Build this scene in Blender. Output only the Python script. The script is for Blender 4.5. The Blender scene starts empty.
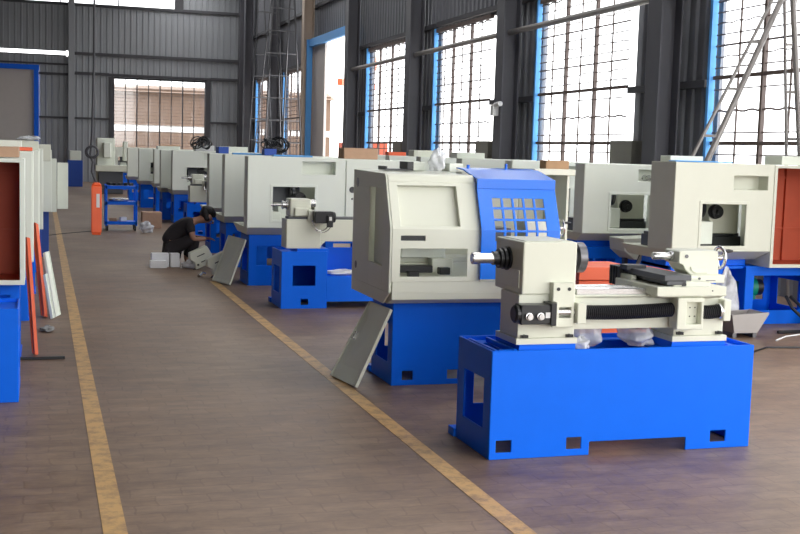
import bpy, math, random
from mathutils import Vector, Matrix
random.seed(7)
PI = math.pi
scene = bpy.context.scene
COL = scene.collection

# ------------------------------------------------------------------ materials
def new_mat(name):
    m = bpy.data.materials.new(name); m.use_nodes = True
    nt = m.node_tree
    return m, nt, nt.nodes['Principled BSDF'], nt.nodes, nt.links

def paint(name, col, rough=0.4, metal=0.0, var=0.06, scale=6.0, bump=0.0, bscale=60.0, spec=0.5):
    m, nt, p, N, L = new_mat(name)
    tc = N.new('ShaderNodeTexCoord')
    nz = N.new('ShaderNodeTexNoise'); nz.inputs['Scale'].default_value = scale; nz.inputs['Detail'].default_value = 4
    L.new(tc.outputs['Object'], nz.inputs['Vector'])
    mx = N.new('ShaderNodeMix'); mx.data_type = 'RGBA'
    a = [max(0, c * (1 - var)) for c in col[:3]] + [1]; b = [min(1, c * (1 + var)) for c in col[:3]] + [1]
    mx.inputs['A'].default_value = a; mx.inputs['B'].default_value = b
    L.new(nz.outputs['Fac'], mx.inputs['Factor']); L.new(mx.outputs['Result'], p.inputs['Base Color'])
    p.inputs['Roughness'].default_value = rough; p.inputs['Metallic'].default_value = metal
    p.inputs['Specular IOR Level'].default_value = spec
    if bump:
        n2 = N.new('ShaderNodeTexNoise'); n2.inputs['Scale'].default_value = bscale
        L.new(tc.outputs['Object'], n2.inputs['Vector'])
        bp = N.new('ShaderNodeBump'); bp.inputs['Strength'].default_value = bump; bp.inputs['Distance'].default_value = 0.01
        L.new(n2.outputs['Fac'], bp.inputs['Height']); L.new(bp.outputs['Normal'], p.inputs['Normal'])
    return m

M = {}
M['beige'] = paint('beige_enamel', (0.70, 0.715, 0.61), 0.38, var=0.03)
M['white'] = paint('offwhite_enamel', (0.80, 0.84, 0.755), 0.42, var=0.03)
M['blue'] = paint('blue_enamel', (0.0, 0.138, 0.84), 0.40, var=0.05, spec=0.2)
M['bluedoor'] = paint('blue_gloss_enamel', (0.0, 0.17, 0.84), 0.26, var=0.04)
M['bluedoor'].node_tree.nodes['Principled BSDF'].inputs['Coat Weight'].default_value = 0.3
M['bluedoor'].node_tree.nodes['Principled BSDF'].inputs['Coat Roughness'].default_value = 0.22
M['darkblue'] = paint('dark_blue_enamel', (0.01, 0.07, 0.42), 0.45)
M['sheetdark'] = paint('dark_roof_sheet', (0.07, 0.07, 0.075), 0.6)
M['framebl'] = paint('blue_frame_paint', (0.10, 0.38, 0.85), 0.5)
M['orange'] = paint('orange_primer', (0.82, 0.14, 0.055), 0.6, var=0.08)
M['redox'] = paint('red_oxide_primer', (0.46, 0.075, 0.03), 0.6, var=0.12)
M['hotorange'] = paint('orange_plastic', (0.95, 0.13, 0.03), 0.4)
M['black'] = paint('black_plastic', (0.012, 0.013, 0.016), 0.35)
M['rubber'] = paint('black_rubber', (0.015, 0.016, 0.02), 0.45)
M['castgrey'] = paint('ground_cast_iron', (0.10, 0.105, 0.115), 0.38, metal=0.6)
M['steel'] = paint('bright_steel', (0.62, 0.62, 0.62), 0.25, metal=0.9)
M['darksteel'] = paint('dark_steel', (0.16, 0.16, 0.17), 0.35, metal=0.8)
M['column'] = paint('grey_steel_paint', (0.085, 0.085, 0.10), 0.5, var=0.1)
M['tan'] = paint('tan_steel', (0.42, 0.33, 0.26), 0.55, var=0.1)
M['barpaint'] = paint('brown_bar_paint', (0.12, 0.085, 0.075), 0.6)
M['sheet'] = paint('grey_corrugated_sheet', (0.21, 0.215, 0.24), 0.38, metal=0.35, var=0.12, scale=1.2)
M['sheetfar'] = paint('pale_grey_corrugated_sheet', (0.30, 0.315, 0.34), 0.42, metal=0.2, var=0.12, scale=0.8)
M['girt'] = paint('dark_girt_paint', (0.06, 0.06, 0.07), 0.6)
M['carton'] = paint('cardboard', (0.52, 0.33, 0.22), 0.8, var=0.1, scale=20)
M['wood'] = paint('raw_wood', (0.40, 0.24, 0.13), 0.7, var=0.2, scale=14)
M['paper'] = paint('paper', (0.80, 0.80, 0.80), 0.8, var=0.04)
M['foam'] = paint('white_foam', (0.85, 0.86, 0.88), 0.8, var=0.03)
M['labelw'] = paint('white_label', (0.75, 0.75, 0.75), 0.6)
M['green'] = paint('green_motor_paint', (0.0, 0.22, 0.15), 0.4)
M['skin'] = paint('skin', (0.42, 0.22, 0.15), 0.55)
M['cloth'] = paint('black_cloth', (0.018, 0.014, 0.017), 0.85, bump=0.3, bscale=30)
M['hair'] = paint('black_hair', (0.008, 0.007, 0.008), 0.5, bump=0.6, bscale=90)
M['shoe'] = paint('shoe_grey', (0.10, 0.10, 0.11), 0.7)
M['yellow'] = paint('yellow_plastic', (0.75, 0.38, 0.03), 0.5)
M['cloth_grey'] = paint('grey_rag', (0.28, 0.28, 0.28), 0.9, var=0.2, scale=12)
M['greydoor'] = paint('grey_door_sheet', (0.55, 0.51, 0.49), 0.5, var=0.05)
M['siding'] = paint('tan_siding', (0.15, 0.095, 0.065), 0.7, var=0.15)
M['outground'] = paint('outside_concrete', (0.55, 0.53, 0.50), 0.9)
M['pipe'] = paint('galvanised_pipe', (0.33, 0.31, 0.30), 0.4, metal=0.5)

def bag_mat():
    m, nt, p, N, L = new_mat('clear_plastic_film')
    p.inputs['Base Color'].default_value = (0.82, 0.84, 0.88, 1); p.inputs['Roughness'].default_value = 0.18
    tr = N.new('ShaderNodeBsdfTransparent'); mx = N.new('ShaderNodeMixShader')
    tc = N.new('ShaderNodeTexCoord'); nz = N.new('ShaderNodeTexNoise'); nz.inputs['Scale'].default_value = 14
    mr = N.new('ShaderNodeMapRange'); mr.inputs['To Min'].default_value = 0.35; mr.inputs['To Max'].default_value = 0.95
    L.new(tc.outputs['Object'], nz.inputs['Vector']); L.new(nz.outputs['Fac'], mr.inputs['Value'])
    L.new(mr.outputs['Result'], mx.inputs['Fac']); L.new(tr.outputs[0], mx.inputs[1]); L.new(p.outputs[0], mx.inputs[2])
    L.new(mx.outputs[0], N['Material Output'].inputs['Surface'])
    return m
M['bag'] = bag_mat()

def glass_mat():
    m, nt, p, N, L = new_mat('window_glass')
    tr = N.new('ShaderNodeBsdfTransparent'); tr.inputs['Color'].default_value = (0.93, 0.95, 0.97, 1)
    gl = N.new('ShaderNodeBsdfGlossy'); gl.inputs['Roughness'].default_value = 0.05
    mx = N.new('ShaderNodeMixShader'); mx.inputs['Fac'].default_value = 0.06
    L.new(tr.outputs[0], mx.inputs[1]); L.new(gl.outputs[0], mx.inputs[2])
    L.new(mx.outputs[0], N['Material Output'].inputs['Surface'])
    return m
M['glass'] = glass_mat()

def floor_mat():
    m, nt, p, N, L = new_mat('concrete_paver_floor')
    tc = N.new('ShaderNodeTexCoord')
    # wobble of the interlocking joints
    wn = N.new('ShaderNodeTexNoise'); wn.inputs['Scale'].default_value = 7
    L.new(tc.outputs['Object'], wn.inputs['Vector'])
    add = N.new('ShaderNodeVectorMath'); add.operation = 'MULTIPLY_ADD'
    add.inputs[1].default_value = (0.07, 0.07, 0.0); L.new(wn.outputs['Color'], add.inputs[0]); L.new(tc.outputs['Object'], add.inputs[2])
    br = N.new('ShaderNodeTexBrick'); br.inputs['Scale'].default_value = 1.0
    br.inputs['Brick Width'].default_value = 0.24; br.inputs['Row Height'].default_value = 0.13; br.inputs['Mortar Size'].default_value = 0.007
    br.inputs['Mortar Smooth'].default_value = 0.6
    br.inputs['Color1'].default_value = (1, 1, 1, 1); br.inputs['Color2'].default_value = (0.90, 0.88, 0.86, 1); br.inputs['Mortar'].default_value = (0.80, 0.78, 0.78, 1)
    L.new(add.outputs[0], br.inputs['Vector'])
    n1 = N.new('ShaderNodeTexNoise'); n1.inputs['Scale'].default_value = 0.55; n1.inputs['Detail'].default_value = 6
    n2 = N.new('ShaderNodeTexNoise'); n2.inputs['Scale'].default_value = 5.0; n2.inputs['Detail'].default_value = 8; n2.inputs['Roughness'].default_value = 0.7
    mp = N.new('ShaderNodeMapping'); mp.inputs['Scale'].default_value = (0.8, 1.6, 1)
    L.new(tc.outputs['Object'], mp.inputs['Vector']); L.new(mp.outputs[0], n2.inputs['Vector']); L.new(tc.outputs['Object'], n1.inputs['Vector'])
    r1 = N.new('ShaderNodeValToRGB')
    e = r1.color_ramp.elements; e[0].position = 0.3; e[0].color = (0.215, 0.142, 0.102, 1); e[1].position = 0.72; e[1].color = (0.335, 0.243, 0.172, 1)
    L.new(n1.outputs['Fac'], r1.inputs['Fac'])
    r2 = N.new('ShaderNodeValToRGB'); e = r2.color_ramp.elements
    e[0].position = 0.32; e[0].color = (0.56, 0.51, 0.51, 1); e[1].position = 0.66; e[1].color = (1.12, 1.10, 1.08, 1)
    L.new(n2.outputs['Fac'], r2.inputs['Fac'])
    m1 = N.new('ShaderNodeMix'); m1.data_type = 'RGBA'; m1.blend_type = 'MULTIPLY'; m1.inputs['Factor'].default_value = 1
    L.new(r1.outputs[0], m1.inputs['A']); L.new(r2.outputs[0], m1.inputs['B'])
    m2 = N.new('ShaderNodeMix'); m2.data_type = 'RGBA'; m2.blend_type = 'MULTIPLY'; m2.inputs['Factor'].default_value = 1
    L.new(m1.outputs['Result'], m2.inputs['A']); L.new(br.outputs['Color'], m2.inputs['B'])
    L.new(m2.outputs['Result'], p.inputs['Base Color'])
    rr = N.new('ShaderNodeMapRange'); rr.inputs['To Min'].default_value = 0.36; rr.inputs['To Max'].default_value = 0.62
    L.new(n2.outputs['Fac'], rr.inputs['Value']); L.new(rr.outputs[0], p.inputs['Roughness'])
    bp = N.new('ShaderNodeBump'); bp.inputs['Strength'].default_value = 0.25; bp.inputs['Distance'].default_value = 0.004
    L.new(br.outputs['Color'], bp.inputs['Height']); L.new(bp.outputs['Normal'], p.inputs['Normal'])
    return m
M['floor'] = floor_mat()

def line_mat():
    m, nt, p, N, L = new_mat('worn_yellow_line_paint')
    tc = N.new('ShaderNodeTexCoord')
    mp = N.new('ShaderNodeMapping'); mp.inputs['Scale'].default_value = (1.0, 1.0, 1)
    nz = N.new('ShaderNodeTexNoise'); nz.inputs['Scale'].default_value = 9; nz.inputs['Detail'].default_value = 8; nz.inputs['Roughness'].default_value = 0.7
    L.new(tc.outputs['Object'], mp.inputs['Vector']); L.new(mp.outputs[0], nz.inputs['Vector'])
    r = N.new('ShaderNodeValToRGB'); e = r.color_ramp.elements
    e[0].position = 0.36; e[0].color = (0.34, 0.21, 0.11, 1); e[1].position = 0.55; e[1].color = (0.62, 0.38, 0.15, 1)
    L.new(nz.outputs['Fac'], r.inputs['Fac']); L.new(r.outputs[0], p.inputs['Base Color']); p.inputs['Roughness'].default_value = 0.5
    return m
M['line'] = line_mat()

# ------------------------------------------------------------------ mesh builder (world coordinates; made local to the root at the end)
class B:
    def __init__(s, off=(0, 0, 0)):
        s.v = []; s.f = []; s.o = Vector(off)
    def add(s, vs, fs):
        n = len(s.v); s.v += [Vector(v) + s.o for v in vs]; s.f += [tuple(i + n for i in f) for f in fs]; return s
    def box(s, x0, x1, y0, y1, z0, z1):
        vs = [(x, y, z) for z in (z0, z1) for y in (y0, y1) for x in (x0, x1)]
        return s.add(vs, [(0, 2, 3, 1), (4, 5, 7, 6), (0, 1, 5, 4), (2, 6, 7, 3), (0, 4, 6, 2), (1, 3, 7, 5)])
    def obox(s, c, size, rot=(0, 0, 0)):
        from mathutils import Euler
        R = Euler(rot).to_matrix(); c = Vector(c); hx, hy, hz = [q / 2 for q in size]
        vs = [c + R @ Vector((x, y, z)) for z in (-hz, hz) for y in (-hy, hy) for x in (-hx, hx)]
        return s.add(vs, [(0, 2, 3, 1), (4, 5, 7, 6), (0, 1, 5, 4), (2, 6, 7, 3), (0, 4, 6, 2), (1, 3, 7, 5)])
    def bar(s, a, b, w, h, up=(0, 0, 1)):
        a = Vector(a); b = Vector(b); d = (b - a).normalized(); u = Vector(up)
        if abs(d.dot(u)) > 0.98: u = Vector((0, 1, 0))
        r = d.cross(u).normalized(); u = r.cross(d).normalized()
        vs = [p + r * i * w / 2 + u * j * h / 2 for p in (a, b) for (i, j) in ((-1, -1), (1, -1), (1, 1), (-1, 1))]
        return s.add(vs, [(3, 2, 1, 0), (4, 5, 6, 7), (0, 1, 5, 4), (1, 2, 6, 5), (2, 3, 7, 6), (3, 0, 4, 7)])
    def rev(s, a, b, prof, n=24):
        """surface of revolution about a->b; prof = [(t along in metres, radius)]; closed at both ends"""
        a = Vector(a); b = Vector(b); d = (b - a).normalized()
        u = Vector((0, 0, 1)) if abs(d.z) < 0.9 else Vector((1, 0, 0))
        r = d.cross(u).normalized(); u = r.cross(d).normalized()
        vs = []; fs = []
        for (t, q) in prof:
            for k in range(n):
                an = 2 * PI * k / n; vs.append(a + d * t + (r * math.cos(an) + u * math.sin(an)) * q)
        for i in range(len(prof) - 1):
            for k in range(n):
                k2 = (k + 1) % n; fs.append((i * n + k, i * n + k2, (i + 1) * n + k2, (i + 1) * n + k))
        fs.append(tuple(reversed(range(n)))); fs.append(tuple((len(prof) - 1) * n + k for k in range(n)))
        return s.add(vs, fs)
    def cyl(s, a, b, r, n=20):
        L = (Vector(b) - Vector(a)).length; return s.rev(a, b, [(0, r), (L, r)], n)
    def tube(s, pts, r, n=8):
        pts = [Vector(p) for p in pts]; vs = []; fs = []; m = len(pts); pr = None
        for i, p in enumerate(pts):
            d = (pts[min(i + 1, m - 1)] - pts[max(i - 1, 0)]).normalized()
            u = pr if pr is not None else (Vector((0, 0, 1)) if abs(d.z) < 0.9 else Vector((1, 0, 0)))
            rr = d.cross(u).normalized(); u = rr.cross(d).normalized(); pr = u
            rad = r[i] if isinstance(r, (list, tuple)) else r
            for k in range(n):
                an = 2 * PI * k / n; vs.append(p + (rr * math.cos(an) + u * math.sin(an)) * rad)
        for i in range(m - 1):
            for k in range(n):
                k2 = (k + 1) % n; fs.append((i * n + k, i * n + k2, (i + 1) * n + k2, (i + 1) * n + k))
        fs.append(tuple(reversed(range(n)))); fs.append(tuple((m - 1) * n + k for k in range(n)))
        return s.add(vs, fs)
    def torus(s, c, axis, R, r, n=32, m=8):
        c = Vector(c); d = Vector(axis).normalized(); u = Vector((0, 0, 1)) if abs(d.z) < 0.9 else Vector((1, 0, 0))
        e = d.cross(u).normalized(); u = e.cross(d).normalized(); vs = []; fs = []
        for i in range(n):
            a = 2 * PI * i / n; q = e * math.cos(a) + u * math.sin(a)
            for j in range(m):
                t = 2 * PI * j / m; vs.append(c + q * (R + r * math.cos(t)) + d * r * math.sin(t))
        for i in range(n):
            for j in range(m):
                fs.append((i * m + j, ((i + 1) % n) * m + j, ((i + 1) % n) * m + (j + 1) % m, i * m + (j + 1) % m))
        return s.add(vs, fs)
    def prism(s, poly, axis, a, b):
        """poly in the two other axes (x: (y,z), y: (x,z), z: (x,y)) extruded a..b"""
        def P(q, t):
            return (t, q[0], q[1]) if axis == 'x' else (q[0], t, q[1]) if axis == 'y' else (q[0], q[1], t)
        n = len(poly); vs = [P(q, a) for q in poly] + [P(q, b) for q in poly]
        fs = [tuple(range(n)), tuple(reversed(range(n, 2 * n)))] + [(i, i + n, (i + 1) % n + n, (i + 1) % n) for i in range(n)]
        return s.add(vs, fs)
    def plate(s, axis, u0, u1, w0, w1, a, b, holes=()):
        """sheet with rectangular holes. axis y: u=x w=z, axis x: u=y w=z, axis z: u=x w=y; thickness a..b"""
        us = sorted(set([u0, u1] + [h[0] for h in holes] + [h[2] for h in holes]))
        ws = sorted(set([w0, w1] + [h[1] for h in holes] + [h[3] for h in holes]))
        us = [u for u in us if u0 <= u <= u1]; ws = [w for w in ws if w0 <= w <= w1]
        def P(u, w, t):
            return (u, t, w) if axis == 'y' else (t, u, w) if axis == 'x' else (u, w, t)
        nu, nw = len(us), len(ws); vs = [P(u, w, t) for t in (a, b) for w in ws for u in us]
        idx = lambda i, j, k: k * nu * nw + j * nu + i
        def full(i, j):
            if i < 0 or j < 0 or i >= nu - 1 or j >= nw - 1: return False
            cu = (us[i] + us[i + 1]) / 2; cw = (ws[j] + ws[j + 1]) / 2
            return not any(h[0] < cu < h[2] and h[1] < cw < h[3] for h in holes)
        fs = []
        for i in range(nu - 1):
            for j in range(nw - 1):
                if not full(i, j): continue
                q = [(i, j), (i + 1, j), (i + 1, j + 1), (i, j + 1)]
                fs.append(tuple(idx(x, y, 0) for x, y in q)); fs.append(tuple(idx(x, y, 1) for x, y in reversed(q)))
                for (di, dj, e0, e1) in ((0, -1, 0, 1), (1, 0, 1, 2), (0, 1, 2, 3), (-1, 0, 3, 0)):
                    if not full(i + di, j + dj):
                        p0, p1 = q[e0], q[e1]
                        fs.append((idx(*p0, 0), idx(*p0, 1), idx(*p1, 1), idx(*p1, 0)))
        return s.add(vs, fs)
    def make(s, name, mat, parent=None, bevel=0.0, smooth=False, segs=1):
        me = bpy.data.meshes.new(name)
        if parent is not None:
            loc = Vector((0, 0, 0)); base = parent.get('_o'); base = Vector(base)
        else:
            xs = [v.x for v in s.v]; ys = [v.y for v in s.v]; zs = [v.z for v in s.v]
            base = Vector(((min(xs) + max(xs)) / 2, (min(ys) + max(ys)) / 2, min(zs))); loc = base
        used = sorted({i for f in s.f for i in f}); mp = {o: n for n, o in enumerate(used)}
        me.from_pydata([s.v[i] - base for i in used], [], [tuple(mp[i] for i in f) for f in s.f])
        me.materials.append(mat); me.validate(); me.update()
        import bmesh
        bm = bmesh.new(); bm.from_mesh(me); bmesh.ops.recalc_face_normals(bm, faces=bm.faces); bm.to_mesh(me); bm.free()
        o = bpy.data.objects.new(name, me); COL.objects.link(o); o.location = loc
        if parent is not None: o.parent = parent
        o['_o'] = list(base)
        if smooth:
            for p in me.polygons: p.use_smooth = True
            me.set_sharp_from_angle(angle=math.radians(38))
        if bevel:
            md = o.modifiers.new('bevel', 'BEVEL'); md.width = bevel; md.segments = segs; md.limit_method = 'ANGLE'; md.angle_limit = math.radians(50)
        return o

def make_each(b, name, mat, parent, **kw):
    """one object for every separate piece of the builder"""
    par = list(range(len(b.v)))
    def fd(i):
        while par[i] != i: par[i] = par[par[i]]; i = par[i]
        return i
    for f in b.f:
        for i in f[1:]: par[fd(i)] = fd(f[0])
    out = []; groups = {}
    for f in b.f: groups.setdefault(fd(f[0]), []).append(f)
    for fs in groups.values():
        c = B(); c.v = b.v; c.f = fs; out.append(c.make(name, mat, parent, **kw))
    return out

def tag(o, label=None, cat=None, group=None, kind=None):
    if label: o['label'] = label
    if cat: o['category'] = cat
    if group: o['group'] = group
    if kind: o['kind'] = kind
    return o
def thing(name, label, cat, loc, group=None):
    o = bpy.data.objects.new(name, None); COL.objects.link(o); o.location = loc; o['_o'] = list(loc)
    o.empty_display_size = 0.1
    return tag(o, label, cat, group)
def dup(root, loc, label=None, group=None, rotz=0.0):
    def cp(o, par):
        c = o.copy(); COL.objects.link(c)
        if par is not None: c.parent = par
        for ch in list(o.children): cp(ch, c)
        return c
    r = cp(root, None); r.location = loc; r.rotation_euler = (0, 0, rotz); r['_o'] = list(loc)
    if label: r['label'] = label
    if group: r['group'] = group
    return r
def struct(o): o['kind'] = 'structure'; return o

# ------------------------------------------------------------------ the shed
FARY, WX, LX, FRONTY, ROOF = 52.0, 8.85, -9.0, -6.0, 9.0
struct(B().plate('z', LX, WX + 0.3, FRONTY, FARY + 0.3, -0.1, 0.0).make('floor', M['floor']))
struct(B().plate('z', -60, 70, -60, 110, -0.3, -0.12).make('ground', M['outground']))

def corr(axis, u0, u1, z0, z1, c, out, pitch=0.25, depth=0.035, b=None):
    """corrugated sheet in plane c, ribs vertical, 'out' = sign of the thickness direction"""
    b = b or B(); us = []
    k = math.floor(u0 / pitch); 
    while k * pitch < u1:
        for f, d in ((0, 0), (0.62, 0), (0.72, 1), (0.9, 1)): us.append((k * pitch + f * pitch, d))
        k += 1
    pts = [(u0, 0)] + [q for q in us if u0 < q[0] < u1] + [(u1, 0)]
    front = [(u, c - out * d * depth) for u, d in pts]; back = [(u, c + out * 0.05) for u, d in pts]
    P = (lambda u, w, z: (u, w, z)) if axis == 'y' else (lambda u, w, z: (w, u, z))
    vs = []; fs = []; n = len(pts)
    for row in (front, back):
        for z in (z0, z1): vs += [P(u, w, z) for u, w in row]
    for i in range(n - 1):
        fs.append((i, i + 1, n + i + 1, n + i)); fs.append((2 * n + i, 3 * n + i, 3 * n + i + 1, 2 * n + i + 1))
        fs.append((i, 2 * n + i, 2 * n + i + 1, i + 1)); fs.append((n + i, n + i + 1, 3 * n + i + 1, 3 * n + i))
    fs.append((0, n, 3 * n, 2 * n)); fs.append((n - 1, 3 * n - 1, 4 * n - 1, 2 * n - 1))
    b.add(vs, fs); return b

# far wall with one window, a clerestory and a narrow high slot
b = B()
FW = (2.98, 6.9, 4.52)      # window x0 x1 top
corr('y', LX, -1.95, 0, 7.45, FARY, 1, b=b)
corr('y', -1.95, -0.12, 4.85, 5.32, FARY, 1, b=b)
corr('y', -1.95, 1.3, 5.55, 7.45, FARY, 1, b=b)
corr('y', -0.12, 1.3, 0, 5.32, FARY, 1, b=b)
corr('y', 1.3, FW[0], 0, 7.45, FARY, 1, b=b)
corr('y', FW[0], FW[1], FW[2], 7.45, FARY, 1, b=b)
corr('y', FW[0], FW[1], 0, 0.9, FARY, 1, b=b)
corr('y', FW[1], WX, 0, 7.45, FARY, 1, b=b)
corr('y', 5.9, WX, 7.45, ROOF, FARY, 1, b=b)
corr('y', LX, 5.9, 8.6, ROOF, FARY, 1, b=b)
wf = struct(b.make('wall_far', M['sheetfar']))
g = B()
for z in (7.5, 5.45, 4.62, 2.62): 
    g.box(1.35, 8.8, FARY - 0.14, FARY - 0.035, z - 0.06, z + 0.06) if z > 4.9 else None
g.box(1.35, FW[0] - .2, FARY - .14, FARY - .035, 4.56, 4.68); g.box(FW[1] + .2, 8.8, FARY - .14, FARY - .035, 4.56, 4.68); g.box(FW[0] - .2, FW[1] + .2, FARY - .14, FARY - .035, 4.56, 4.66)
g.box(1.35, FW[0] - .2, FARY - .14, FARY - .035, 2.68, 2.76); g.box(FW[1] + .2, 8.8, FARY - .14, FARY - .035, 2.68, 2.76)
g.box(-8.9, 0.9, FARY - .14, FARY - .035, 5.05, 5.13) if False else None
g.box(-0.1, 1.2, FARY - .14, FARY - .035, 4.5, 4.6); g.box(-0.1, 1.2, FARY - .14, FARY - .035, 2.68, 2.76)
g.box(-8.9, 1.2, FARY - .14, FARY - .035, 7.44, 7.56); g.box(-8.9, 1.2, FARY - .14, FARY - .035, 4.93, 5.0)
struct(g.make('girt', M['girt'], wf))
struct(B().box(1.08, 1.34, FARY - 0.5, FARY - 0.15, 0, ROOF).make('column', M['sheetfar'], wf, bevel=.01))
# sliding door in the far wall
d = struct(B().box(-1.95, -0.3, FARY - .05, FARY + .05, 0, 4.75).make('door_1', M['greydoor']))
struct(B().box(-2.2, -0.1, FARY - .2, FARY - .06, 4.68, 4.88).box(-0.3, -0.12, FARY - .2, FARY - .06, 0, 4.68).make('door_frame', M['blue'], d))
# windows
def fence_bars(o, axis, c, u0, u1, z0, z1, majors, transoms, sub, hstep, t=0.006):
    """frame, mullions and wavy security bars"""
    def P(u, w, z): return (u, w, z) if axis == 'y' else (w, u, z)
    fr = B()
    def bx(u_0, u_1, z_0, z_1, w0, w1):
        if axis == 'y': fr.box(u_0, u_1, w0, w1, z_0, z_1)
        else: fr.box(w0, w1, u_0, u_1, z_0, z_1)
    for i in (range(1, majors) if axis == 'x' else range(majors + 1)):
        u = u0 + (u1 - u0) * i / majors; bx(u - .025, u + .025, z0, z1, c - .05, c + .01)
    for z in transoms: bx(u0, u1, z - .025, z + .025, c - .045, c)
    bx(u0, u1, z0 - .03, z0 + .03, c - .05, c + .01); bx(u0, u1, z1 - .04, z1 + .04, c - .06, c + .02)
    return fr
def right_window(n, y0, y1, z0, z1):
    c = WX - 0.09
    fr = fence_bars(None, 'x', c, y0, y1, z0, z1, 3, [2.78, 1.9], 2, .15)
    w = struct(fr.make('window_%d' % n, M['barpaint']))
    bars = B(); z = z0 + .14; k = 0
    while z < z1 - .05:
        wav = (k % 3 == 1); pts = []
        m = 36 if wav else 2
        for i in range(m + 1):
            pts.append((c - .018, y0 + (y1 - y0) * i / m, z + (0.012 * math.sin(i * PI / 2 * 1.0 + k) if wav else 0)))
        bars.tube(pts, 0.010 if k % 4 else .015, 4); z += .148 if z > 2.78 else .29; k += 1
    for i in range(6):
        if i % 2: u = y0 + (y1 - y0) * i / 6; bars.bar((c - .02, u, z0), (c - .02, u, z1), .022, .022)
    struct(bars.make('security_bars', M['barpaint'], w))
    struct(B().box(c - .006, c + .004, y0, y1, z0, z1).make('window_pane', M['glass'], w))
    # blue upright at the far side of the opening
    struct(B().box(c - .09, c + .0, y1 + .02, y1 + .08, 0.0, z1 + .05).make('window_jamb', M['framebl'], w))
    return w
BAY = 5.87
WZ0, WZ1 = 1.0, 4.49
jamb = [14.05 + BAY * k for k in range(7)]   # far edge of each opening
wins = []
HI = lambda y: 7.3 if y < 33 else ROOF
b = B(); prev = FRONTY
for k in range(-3, 7):
    y1 = 14.05 + BAY * k; y0 = y1 - 3.5
    if k == 4: y0 = 33.4; y1 = 38.1
    if k in (-3, -2, -1):      # unseen side opening, added to brighten the machine fronts
        if k == -3: corr('x', FRONTY, -4.8, 0, ROOF, WX, 1, b=b)
        if k == -1: corr('x', -4.8, 7.6, 5.6, 7.3, WX, 1, b=b); corr('x', 7.6, y1, 0, 7.3, WX, 1, b=b)
        prev = y1; continue
    corr('x', prev, y0, 0, HI(y0), WX, 1, b=b)
    if k == 4:
        corr('x', y0, y1, 5.15, ROOF, WX, 1, b=b)
    else:
        corr('x', y0, y1, 0, WZ0, WX, 1, b=b); corr('x', y0, y1, WZ1, HI(y1), WX, 1, b=b)
        wins.append((y0, y1))
    prev = y1
corr('x', prev, FARY, 0, ROOF, WX, 1, b=b)
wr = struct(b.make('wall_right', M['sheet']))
for i, (y0, y1) in enumerate(wins): right_window(i + 1, y0 + .05, y1 - .05, WZ0 + .03, WZ1 - .03)
g = B(); prev = FRONTY
for k in range(-3, 8):
    y1 = 14.05 + BAY * k if k < 7 else FARY; y0 = (14.05 + BAY * k - 3.5) if k < 7 else FARY
    if k == 4: y0, y1 = 33.4, 38.1
    if k < 0: prev = y1; continue
    for z in (2.72, 4.6, 6.4): g.box(WX - .14, WX - .035, prev + .15, y0, z - .05, z + .05)
    if k != 4: g.box(WX - .14, WX - .035, y0, y1, 4.56, 4.66)
    g.box(WX - .14, WX - .035, y0, y1, 6.35, 6.45); prev = y1
struct(g.make('girt', M['girt'], wr))
w = struct(B().plate('x', -4.8, 31.93, 7.3, ROOF, WX - .03, WX + .03, [(-4.7 + i * 2.04, 7.38, -4.7 + i * 2.04 + 1.94, 8.9) for i in range(18)]).make('window_23', M['girt']))  # high window band out of view, added for more daylight on the machines
struct(B().box(WX + .035, WX + .045, -4.8, 31.93, 7.3, ROOF).make('window_pane', M['glass'], w))
# doorway in the right wall, half closed sliding door
d = struct(B().box(WX - .20, WX - .12, 36.6, 38.3, 0.02, 5.1).make('door_2', M['greydoor']))
struct(B().box(WX - .35, WX - .21, 33.2, 38.5, 5.05, 5.3).box(WX - .42, WX - .1, 38.3, 38.62, 0, 5.3).make('door_frame', M['framebl'], d))
# columns: H sections, pipe along them
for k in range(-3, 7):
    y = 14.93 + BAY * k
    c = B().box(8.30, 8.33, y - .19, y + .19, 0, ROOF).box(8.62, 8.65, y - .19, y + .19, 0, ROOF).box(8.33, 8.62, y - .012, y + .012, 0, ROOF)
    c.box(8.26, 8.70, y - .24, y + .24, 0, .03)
    o = c.make('column', M['tan'] if k == 4 else M['column'], wr, bevel=.004); o['kind'] = 'structure'  # the column by the doorway is coloured tan, the others grey
struct(B().cyl((8.50, -5.5, 3.98), (8.50, 33.2, 3.98), .055, 12).make('trim_1', M['pipe']))
struct(B().box(8.3, 8.7, 51.35, 51.8, 0, ROOF).make('trim_2', M['column']))
struct(B().cyl((8.78 - .12, 50.6, 0.0), (8.78 - .12, 50.6, 8.9), .045, 12).make('trim_3', M['pipe']))
# left wall, ceiling with translucent rooflights left open to the sky, front gable with the big open gate behind the photographer
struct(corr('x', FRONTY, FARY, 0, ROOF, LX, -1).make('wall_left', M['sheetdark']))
sky = [(5.0, y, 7.2, y + 5.0) for y in range(-2, 50, 8)]
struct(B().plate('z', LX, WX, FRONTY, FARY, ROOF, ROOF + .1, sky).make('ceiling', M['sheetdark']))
struct(B().plate('y', LX, WX, 0, ROOF, FRONTY - .1, FRONTY, [(0.5, 0.0, 8.2, 7.5)]).make('wall_front', M['sheet']))
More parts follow.
